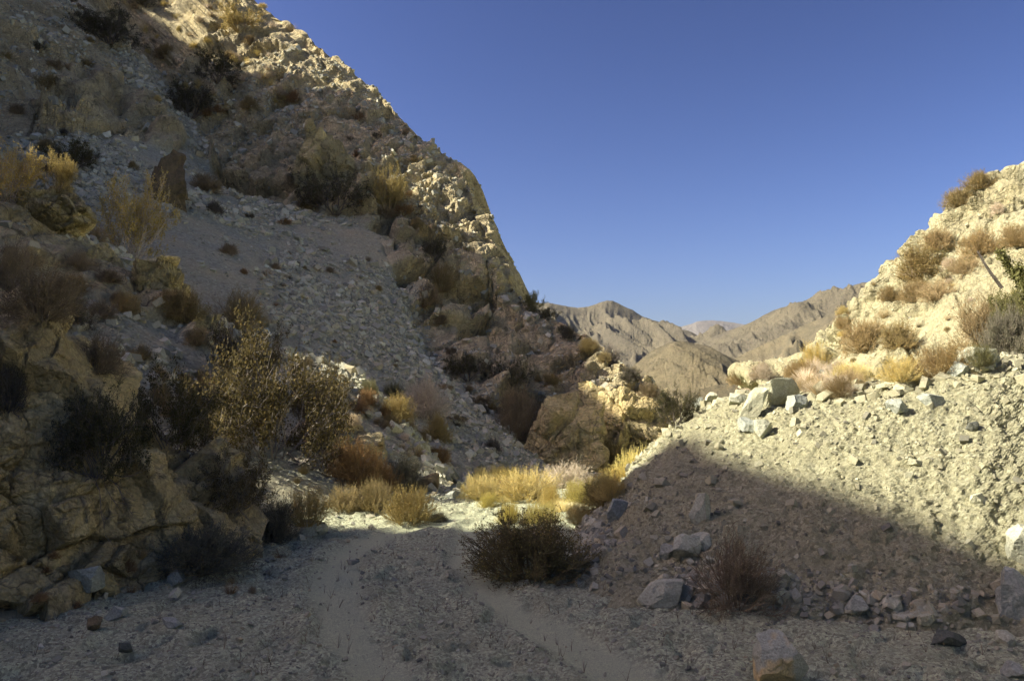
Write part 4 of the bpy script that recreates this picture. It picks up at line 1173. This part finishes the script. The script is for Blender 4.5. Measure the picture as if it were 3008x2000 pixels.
def plant(px, py, wpx, hpx, kind, colr, label, group=None, d=None, keys=None, loc=None, lean=None, name=None):
    """px,py: where the plant stands in the photograph"""
    global nveg
    nveg += 1
    if loc is None:
        if d is not None:
            loc = Vector(pt(px, py, d)); dist = d
        else:
            h = hit(px, py, keys)
            if h is None:
                print('MISS', label); return
            loc = h[0]; dist = loc.y
    else:
        dist = loc.y
    nm, cat = NAMES[kind]
    root = bpy.data.objects.new(name or nm, None)
    COL.objects.link(root)
    w, hh = wpx * dist / FPX, hpx * dist / FPX
    root.location = loc + Vector((0, 0, -0.03 * hh))
    root.rotation_euler = (0, 0, (nveg * 2.399) % 6.283)
    if lean:
        root.rotation_euler = (lean[0], lean[1], 0)
    root['label'] = label; root['category'] = cat
    if group:
        root['group'] = group
    mw, ml = PROTO[kind][nveg % len(PROTO[kind])]
    for nm2, me, mt in (('branches', mw, VM[colr][0]), ('foliage', ml, VM[colr][1])):
        o = bpy.data.objects.new(nm2, me); COL.objects.link(o); o.parent = root
        o.scale = (w, w, hh)
        o.material_slots[0].link = 'OBJECT'; o.material_slots[0].material = mt
    return root

PL = [
 # px, py, w, h, kind, colour, label
 (1555, 1688, 345, 172, 'dome', 'olive', 'big dark olive bush dotted with yellow flowers in the middle of the wash'),
 (2160, 1772, 250, 200, 'dry', 'brown', 'round reddish brown dry bush at the foot of the gravel bank'),
 (1200, 1528, 150, 96, 'fine', 'olivegold', 'olive gold domed shrub at the left edge of the wash beside the lit sand'),
 (1098, 1498, 100, 86, 'fine', 'brownolive', 'brownish olive shrub just left of the olive gold dome'),
 (1015, 1494, 105, 66, 'fine', 'brownolive', 'low brown shrub between the brownish olive one and the pale boulders'),
 (905, 1532, 130, 100, 'fine', 'olivegold', 'greenish gold shrub behind the long pale boulder on the left'),
 (812, 1595, 110, 125, 'dome', 'greygreen', 'dark grey green shrub left of the long pale boulder'),
 (600, 1666, 280, 112, 'dome', 'greygreen', 'wide low dark grey shrub at the foot of the cracked outcrop'),
 (1290, 1532, 50, 28, 'dome', 'greygreen', 'tiny green shrub at the shadow edge on the sand'),
 (1190, 1436, 112, 98, 'dome', 'greygreen', 'grey green rounded shrub on the slope above the olive gold dome'),
 (1040, 1420, 160, 120, 'dome', 'rust', 'rust red shrub on the lower left slope'),
 (1120, 1440, 100, 80, 'dome', 'rust', 'dark rust shrub right of the larger rust red one'),
 (1413, 1465, 115, 70, 'fine', 'gold', 'sunlit golden shrub at the left end of the lit row'),
 (1550, 1465, 180, 86, 'fine', 'gold', 'tallest golden shrub in the middle of the lit row'),
 (1434, 1487, 58, 40, 'fine', 'goldgreen', 'small round golden shrub in front of the lit row'),
 (1616, 1486, 60, 60, 'fine', 'gold', 'small golden shrub at the right end of the lit row'),
 (1665, 1435, 155, 74, 'dry', 'straw', 'pale straw twiggy shrub behind the lit row'),
 (1772, 1488, 135, 100, 'dome', 'olivegold', 'dark based olive shrub with lit top beside the gravel bank'),
 (1800, 1462, 110, 70, 'fine', 'gold', 'golden shrub tucked behind the dark based olive one'),
 (1480, 1430, 120, 60, 'fine', 'gold', 'far golden shrub behind the left end of the lit row'),
 (1700, 1475, 90, 62, 'fine', 'goldgreen', 'yellow shrub in the gap right of the lit row'),
 (1650, 1500, 90, 40, 'tuft', 'gold', 'low golden tuft on the lit sand right of the lit row'),
 (1800, 1430, 90, 55, 'fine', 'gold', 'golden shrub between the straw one and the yellow green one'),
 (1495, 1538, 66, 60, 'fine', 'goldgreen', 'pale yellow shrub behind the big olive bush, left one'),
 (1590, 1538, 110, 58, 'fine', 'goldgreen', 'pale yellow shrub behind the big olive bush, middle one'),
 (1702, 1535, 80, 60, 'fine', 'gold', 'deep golden shrub behind the big olive bush, right one'),
 (1500, 1446, 80, 40, 'dome', 'ochre', 'orange brown low shrub hidden behind the golden row'),
 # left slopes
 (385, 765, 200, 250, 'creosote', 'yellowleaf', 'bright yellow leafed creosote bush above the golden outcrop'),
 (30, 590, 160, 160, 'creosote', 'yellowleaf', 'yellow creosote bush at the left edge of the picture'),
 (170, 560, 110, 110, 'creosote', 'olivegold', 'olive gold creosote right of the one at the left edge'),
 (790, 1335, 430, 370, 'sprawl', 'darkrust', 'huge dark rusty creosote bush in the middle of the left slope'),
 (930, 1290, 180, 240, 'creosote', 'darkrust', 'brownish yellow topped creosote at the right of the huge dark one'),
 (720, 1150, 190, 210, 'creosote', 'darkrust', 'dark creosote behind the huge one, with yellowish top'),
 (510, 1320, 260, 240, 'sprawl', 'darkgreen', 'dark green creosote with long grey limbs leaning over the cracked outcrop'),
 (640, 1270, 240, 180, 'sprawl', 'darkgreen', 'dark sprawling creosote between the huge one and the cracked outcrop'),
 (285, 1385, 220, 190, 'sprawl', 'darkgreen', 'dark creosote rooted on the face of the cracked outcrop with hanging bare limbs'),
 (680, 1490, 200, 170, 'sprawl', 'darkrust', 'dark tangle of branches at the right end of the cracked outcrop'),
 (20, 1200, 110, 150, 'dome', 'darkgreen', 'dark tuft growing on the cracked outcrop at the left edge'),
 (125, 930, 200, 150, 'dome', 'brown', 'brown dry shrub on the lower slope at the far left'),
 (210, 960, 120, 90, 'dome', 'darkgreen', 'dark green shrub beside the brown dry one at the far left'),
 (20, 850, 150, 150, 'dry', 'brown', 'brown twiggy shrub cut by the left edge of the picture'),
 (290, 1090, 150, 110, 'dry', 'brown', 'dry brown shrub behind the top of the cracked outcrop'),
 (540, 940, 130, 90, 'dome', 'brownolive', 'brown shrub between the golden outcrop and the small tan one'),
 (700, 960, 160, 110, 'dry', 'brownolive', 'thin olive twigs above the dark creosote'),
 (985, 622, 190, 120, 'creosote', 'darkgreen', 'black looking bush at the foot of the big pinkish rock face'),
 (1138, 630, 110, 140, 'creosote', 'olivegold', 'pale olive bush at the edge of the sunlit crest'),
 (215, 500, 120, 90, 'creosote', 'darkgreen', 'dark green bush below the upper left buttress'),
 (640, 240, 140, 90, 'creosote', 'darkgreen', 'dark bush at the shadow edge high on the mountain'),
 (560, 345, 120, 100, 'creosote', 'darkgreen', 'dark bush in the gully below the shadow edge'),
 (320, 130, 190, 100, 'creosote', 'darkgreen', 'broad dark bush on the upper left buttress'),
 (430, 22, 70, 40, 'creosote', 'darkgreen', 'dark round bush at the top edge of the mountain'),
 (700, 90, 130, 80, 'creosote', 'olivegold', 'olive bush on the sunlit upper slope'),
 (605, 560, 90, 50, 'dome', 'brown', 'brown shrub on the scree right of the dark boulder'),
 (630, 625, 60, 34, 'dome', 'darkgreen', 'low dark shrub on the scree below the brown one'),
 (672, 745, 50, 30, 'dome', 'brown', 'small brown shrub in the middle of the scree'),
 (1250, 1225, 150, 120, 'dry', 'straw', 'pale bleached twiggy shrub on the crest of the lower slope'),
 (1165, 1240, 100, 80, 'dome', 'olivegold', 'golden round shrub left of the bleached one'),
 (1285, 1290, 80, 70, 'dome', 'olivegold', 'olive shrub below the bleached one'),
 (1085, 1160, 50, 46, 'fine', 'green', 'small bright green sprig on the slope crest, left one'),
 (1155, 1165, 60, 40, 'fine', 'green', 'small bright green sprig on the slope crest, right one'),
 (1375, 1115, 110, 80, 'creosote', 'darkgreen', 'dark bush in the gully below the cliff'),
 (1495, 1160, 120, 110, 'creosote', 'darkgreen', 'dark bush left of the golden fluted bluff, upper one'),
 (1520, 1280, 120, 140, 'dome', 'brown', 'dark brown brush left of the golden fluted bluff, lower one'),
 (1790, 1365, 90, 70, 'creosote', 'brownolive', 'dark bush between the two bluffs at the end of the ridge'),
 (1300, 850, 80, 80, 'dome', 'brownolive', 'olive brown shrub at the foot of the sunlit crest'),
 (1260, 890, 70, 60, 'dome', 'brown', 'brown shrub just below the olive brown one by the crest'),
 (1275, 760, 70, 60, 'creosote', 'darkgreen', 'dark bush in the corner under the sunlit crest'),
 # skyline of the lower ridge
 (1568, 915, 60, 60, 'creosote', 'green', 'green bush on the skyline where the ridge meets the far mountain'),
 (1612, 940, 50, 40, 'creosote', 'darkgreen', 'dark bush on the ridge skyline just right of the green one'),
 (1670, 990, 50, 36, 'dome', 'darkgreen', 'dark shrub on the ridge skyline, second below the green bush'),
 (1728, 1030, 60, 36, 'dome', 'brownolive', 'brown shrub on the ridge skyline, third below the green bush'),
 (1790, 1072, 60, 60, 'dry', 'darkgreen', 'bare branched shrub standing out on the ridge skyline'),
 (1852, 1115, 60, 40, 'dome', 'darkgreen', 'dark shrub on the ridge skyline below the bare branched one'),
 (1905, 1165, 70, 44, 'dome', 'brown', 'brown shrub low on the ridge skyline'),
 (1985, 1250, 110, 110, 'creosote', 'darkgreen', 'dark bushes at the very end of the ridge beside the bank'),
 # pale cliff on the right
 (2875, 552, 90, 50, 'dome', 'brownolive', 'grey brown shrub on the skyline near the top of the pale cliff'),
 (2820, 604, 90, 52, 'dome', 'brownolive', 'shrub on the cliff skyline, second from the top'),
 (2755, 730, 90, 60, 'dome', 'ochre', 'ochre shrub on the pale cliff just above the big brown one'),
 (2705, 815, 130, 95, 'dome', 'brownolive', 'big brown bush on the cliff skyline'),
 (2880, 745, 110, 70, 'dome', 'ochre', 'golden brown cushion shrub in the middle of the pale cliff'),
 (2840, 800, 90, 50, 'dry', 'ochre', 'thin ochre shrub below the golden brown cushion'),
 (2760, 880, 120, 60, 'dry', 'ochre', 'faded ochre shrub below the big brown bush'),
 (2690, 880, 90, 60, 'dome', 'ochre', 'yellowish shrub left of the faded ochre one'),
 (2610, 880, 60, 40, 'dome', 'ochre', 'small ochre shrub on the skyline below the big brown bush'),
 (2545, 1030, 130, 90, 'dome', 'ochre', 'ochre bush in the hollow of the pale rocks, left one of a pair'),
 (2640, 1020, 110, 75, 'dome', 'brownolive', 'grey brown bush in the hollow of the pale rocks, right one of a pair'),
 (2395, 1085, 90, 80, 'fine', 'gold', 'golden brush left of the white rock rib'),
 (2350, 1120, 90, 60, 'fine', 'ochre', 'orange brush at the foot of the white rock rib'),
 (2480, 960, 50, 50, 'dome', 'ochre', 'small ochre shrub beside the square white rocks'),
 (2500, 1125, 110, 60, 'fine', 'gold', 'golden brush at the foot of the pale cliff, left one'),
 (2640, 1115, 120, 70, 'fine', 'gold', 'golden brush at the foot of the pale cliff, middle one'),
 (2770, 1100, 160, 90, 'fine', 'ochre', 'golden orange brush at the foot of the pale cliff beside the boulders'),
 (2890, 1010, 180, 150, 'dry', 'ochre', 'large orange twiggy bush above the cliff boulders'),
 (2960, 1040, 150, 130, 'dome', 'greygreen', 'grey green bush at the right edge above the boulders'),
 (2995, 985, 130, 150, 'creosote', 'green', 'leafy green bush at the right edge of the picture'),
 (2880, 1070, 70, 60, 'fine', 'green', 'small green sprig growing over the big pale boulder'),
 (2980, 720, 80, 60, 'dome', 'ochre', 'ochre shrub near the right edge on the upper cliff'),
]
for px, py, w, h, k, c, lab in PL:
    plant(px, py, w, h, k, c, lab)
plant(1885, 1436, 165, 112, 'fine', 'goldgreen', 'bright yellow green shrub against the end of the gravel bank', d=12.9)
plant(1945, 1420, 120, 90, 'fine', 'goldgreen', 'yellow green shrub half hidden behind the end of the gravel bank', d=13.8)
plant(1835, 1450, 120, 80, 'fine', 'gold', 'golden shrub left of the bright yellow green one by the bank', d=12.2)
plant(300, 1350, 190, 200, 'creosote', 'darkgreen', 'dark leafy crown rising above the creosote on the outcrop face')
# scattered small plants
r = np.random.default_rng(77)
def sprinkle(n, box, kinds, cols, wr, label, group, keys=None, nm=None):
    k = 0
    for _ in range(n * 4):
        if k >= n:
            break
        x = r.uniform(box[0], box[2]); y = r.uniform(box[1], box[3])
        h = hit(x, y, None)
        if h is None or (keys and h[3] not in keys):
            continue
        w = r.uniform(*wr)
        kk = kinds[k % len(kinds)]; cc = cols[int(r.integers(0, len(cols)))]
        szw = 'tiny' if w < box_mid(wr, 0.33) else 'small' if w < box_mid(wr, 0.66) else 'fair sized'
        lab = unique_label(szw + ' ' + CW[cc] + ' ' + KW[kk], x, y, '')
        plant(x, y, w, w * r.uniform(0.5, 0.8), kk, cc, lab or label, group, loc=h[0], name=nm)
        k += 1
sprinkle(60, (380, 0, 900, 300), ['tuft', 'tuft', 'dome'], ['gold', 'gold', 'ochre', 'straw'], (16, 38), 'golden tuft on the sunlit upper mountain slope', 'golden tufts on the upper slope', ('mountain',))
sprinkle(20, (0, 0, 500, 520), ['dome', 'creosote'], ['brown', 'darkgreen', 'brownolive'], (22, 60), 'small dark shrub scattered over the shaded upper left buttress', 'shrubs on the upper left buttress', ('mountain',))
sprinkle(20, (600, 280, 1300, 700), ['dome', 'creosote'], ['brown', 'darkgreen', 'brownolive', 'rust'], (20, 56), 'small shrub growing in the cracks of the shaded mountain cliff', 'shrubs in the mountain cliff', ('mountain',))
sprinkle(20, (1250, 800, 1960, 1330), ['dome', 'creosote'], ['brown', 'darkgreen', 'brownolive', 'greygreen'], (20, 60), 'small shrub on the lower end of the mountain ridge', 'shrubs on the lower ridge', ('mountain',))
sprinkle(22, (600, 650, 1250, 1100), ['dome', 'tuft'], ['brown', 'rust', 'brownolive'], (14, 34), 'tiny brown shrub standing in the scree', 'tiny shrubs in the scree', ('mountain',))
sprinkle(34, (850, 1080, 1350, 1440), ['dome', 'dry', 'tuft'], ['brown', 'straw', 'brownolive', 'rust', 'olivegold'], (24, 70), 'small dry shrub on the lower left slope', 'dry shrubs on the lower left slope', ('spur',))
sprinkle(26, (0, 600, 640, 1250), ['dry', 'dome'], ['brown', 'brownolive', 'ochre'], (36, 90), 'small brown shrub among the loose stones on the left', 'brown shrubs among the stones on the left', ('spur',))
sprinkle(34, (2300, 500, 3008, 1130), ['dome', 'dry', 'tuft'], ['ochre', 'gold', 'brownolive', 'straw'], (14, 44), 'small dry shrub on the pale cliff', 'small shrubs on the pale cliff', ('cliff',))
sprinkle(30, (2060, 1100, 2500, 1170), ['dry', 'tuft', 'dry'], ['straw', 'ochre', 'straw'], (30, 90), 'dead straw brush on the terrace behind the bank crest', 'dead brush on the terrace', ('bank', 'cliff'))
sprinkle(18, (1380, 1395, 1950, 1480), ['fine', 'tuft', 'dry'], ['gold', 'goldgreen', 'straw', 'ochre'], (22, 52), 'small golden shrub filling the lit end of the wash', 'small golden shrubs in the lit wash', ('wash', 'spur'))
sprinkle(16, (0, 1600, 900, 1790), ['dry', 'tuft'], ['rust', 'brown', 'brownolive'], (24, 60), 'low reddish dry brush along the foot of the left outcrop', 'reddish brush along the left outcrop', ('wash', 'outcrop', 'spur'))

# thin dry weeds standing on the sand: nobody could count them
xy = wash_points(900, r, lambda x, y: 0.9 if abs(x + 0.3) < 0.35 * y else 0.35)
p, m = drop(xy)
n = len(p)
P_ = np.repeat(p, 4, 0)
d = np.stack([r.normal(size=4 * n) * 0.35, r.normal(size=4 * n) * 0.35, np.ones(4 * n)], 1)
A = grow(P_, d, r.uniform(0.02, 0.10, 4 * n), 2, 0.0, 0.2, r)
v, f = tubes(A, 0.0014, 0.0006, 2)
link('dry_weeds', mesh_np('dry_weeds', v, f), VM['brown'][0], kind='stuff')

# ------------------------------------------------------------------ dead wand and green ocotillo on the cliff
def wand(px0, py0, px1, py1, d, rad, colr, label, leafy):
    a = np.array(pt(px0, py0, d)); b = np.array(pt(px1, py1, d))
    root = bpy.data.objects.new('ocotillo', None); COL.objects.link(root); root.location = a.tolist()
    root['label'] = label; root['category'] = 'plant'
    L = np.linalg.norm(b - a)
    P = grow(np.zeros((1, 3)), (b - a)[None], np.array([L]), 12, 0.012, 0.03, r)
    v, f = tubes(P, rad, rad * 0.4)
    link('stem', mesh_np('stem', v, f), VM['darkgreen'][0], root)
    st, dd = child(P, 160, 1.5, 0.1, r)
    Tn = grow(st, dd, np.full(160, 0.05), 1, 0, 0, r)
    if leafy:
        v, f = leaves(P, 900, 0.05, r, 0.1, 0.035)
        link('foliage', mesh_np('foliage', v, f), VM[colr][1], root)
    else:
        v, f = tubes(Tn, 0.004, 0.001, 2)
        link('thorns', mesh_np('thorns', v, f), VM['darkgreen'][0], root)
wand(2945, 845, 2862, 745, 11.5, 0.035, 'green', 'dark bare ocotillo stalk leaning left in front of the pale cliff', False)
wand(3010, 850, 2940, 735, 11.5, 0.02, 'green', 'green leafed ocotillo wand near the right edge', True)
wand(3030, 900, 2985, 780, 11.3, 0.02, 'green', 'second green ocotillo wand cut by the right edge', True)
print('VEG', nveg, 'TRIS', sum(sum(len(p.vertices) - 2 for p in m.polygons) if len(m.polygons) < 200 else len(m.polygons) * (m.polygons[0].loop_total - 2) for m in bpy.data.meshes))
print('BIG', sorted([(len(m.polygons) * (m.polygons[0].loop_total - 2), m.name) for m in bpy.data.meshes if len(m.polygons)])[-22:])
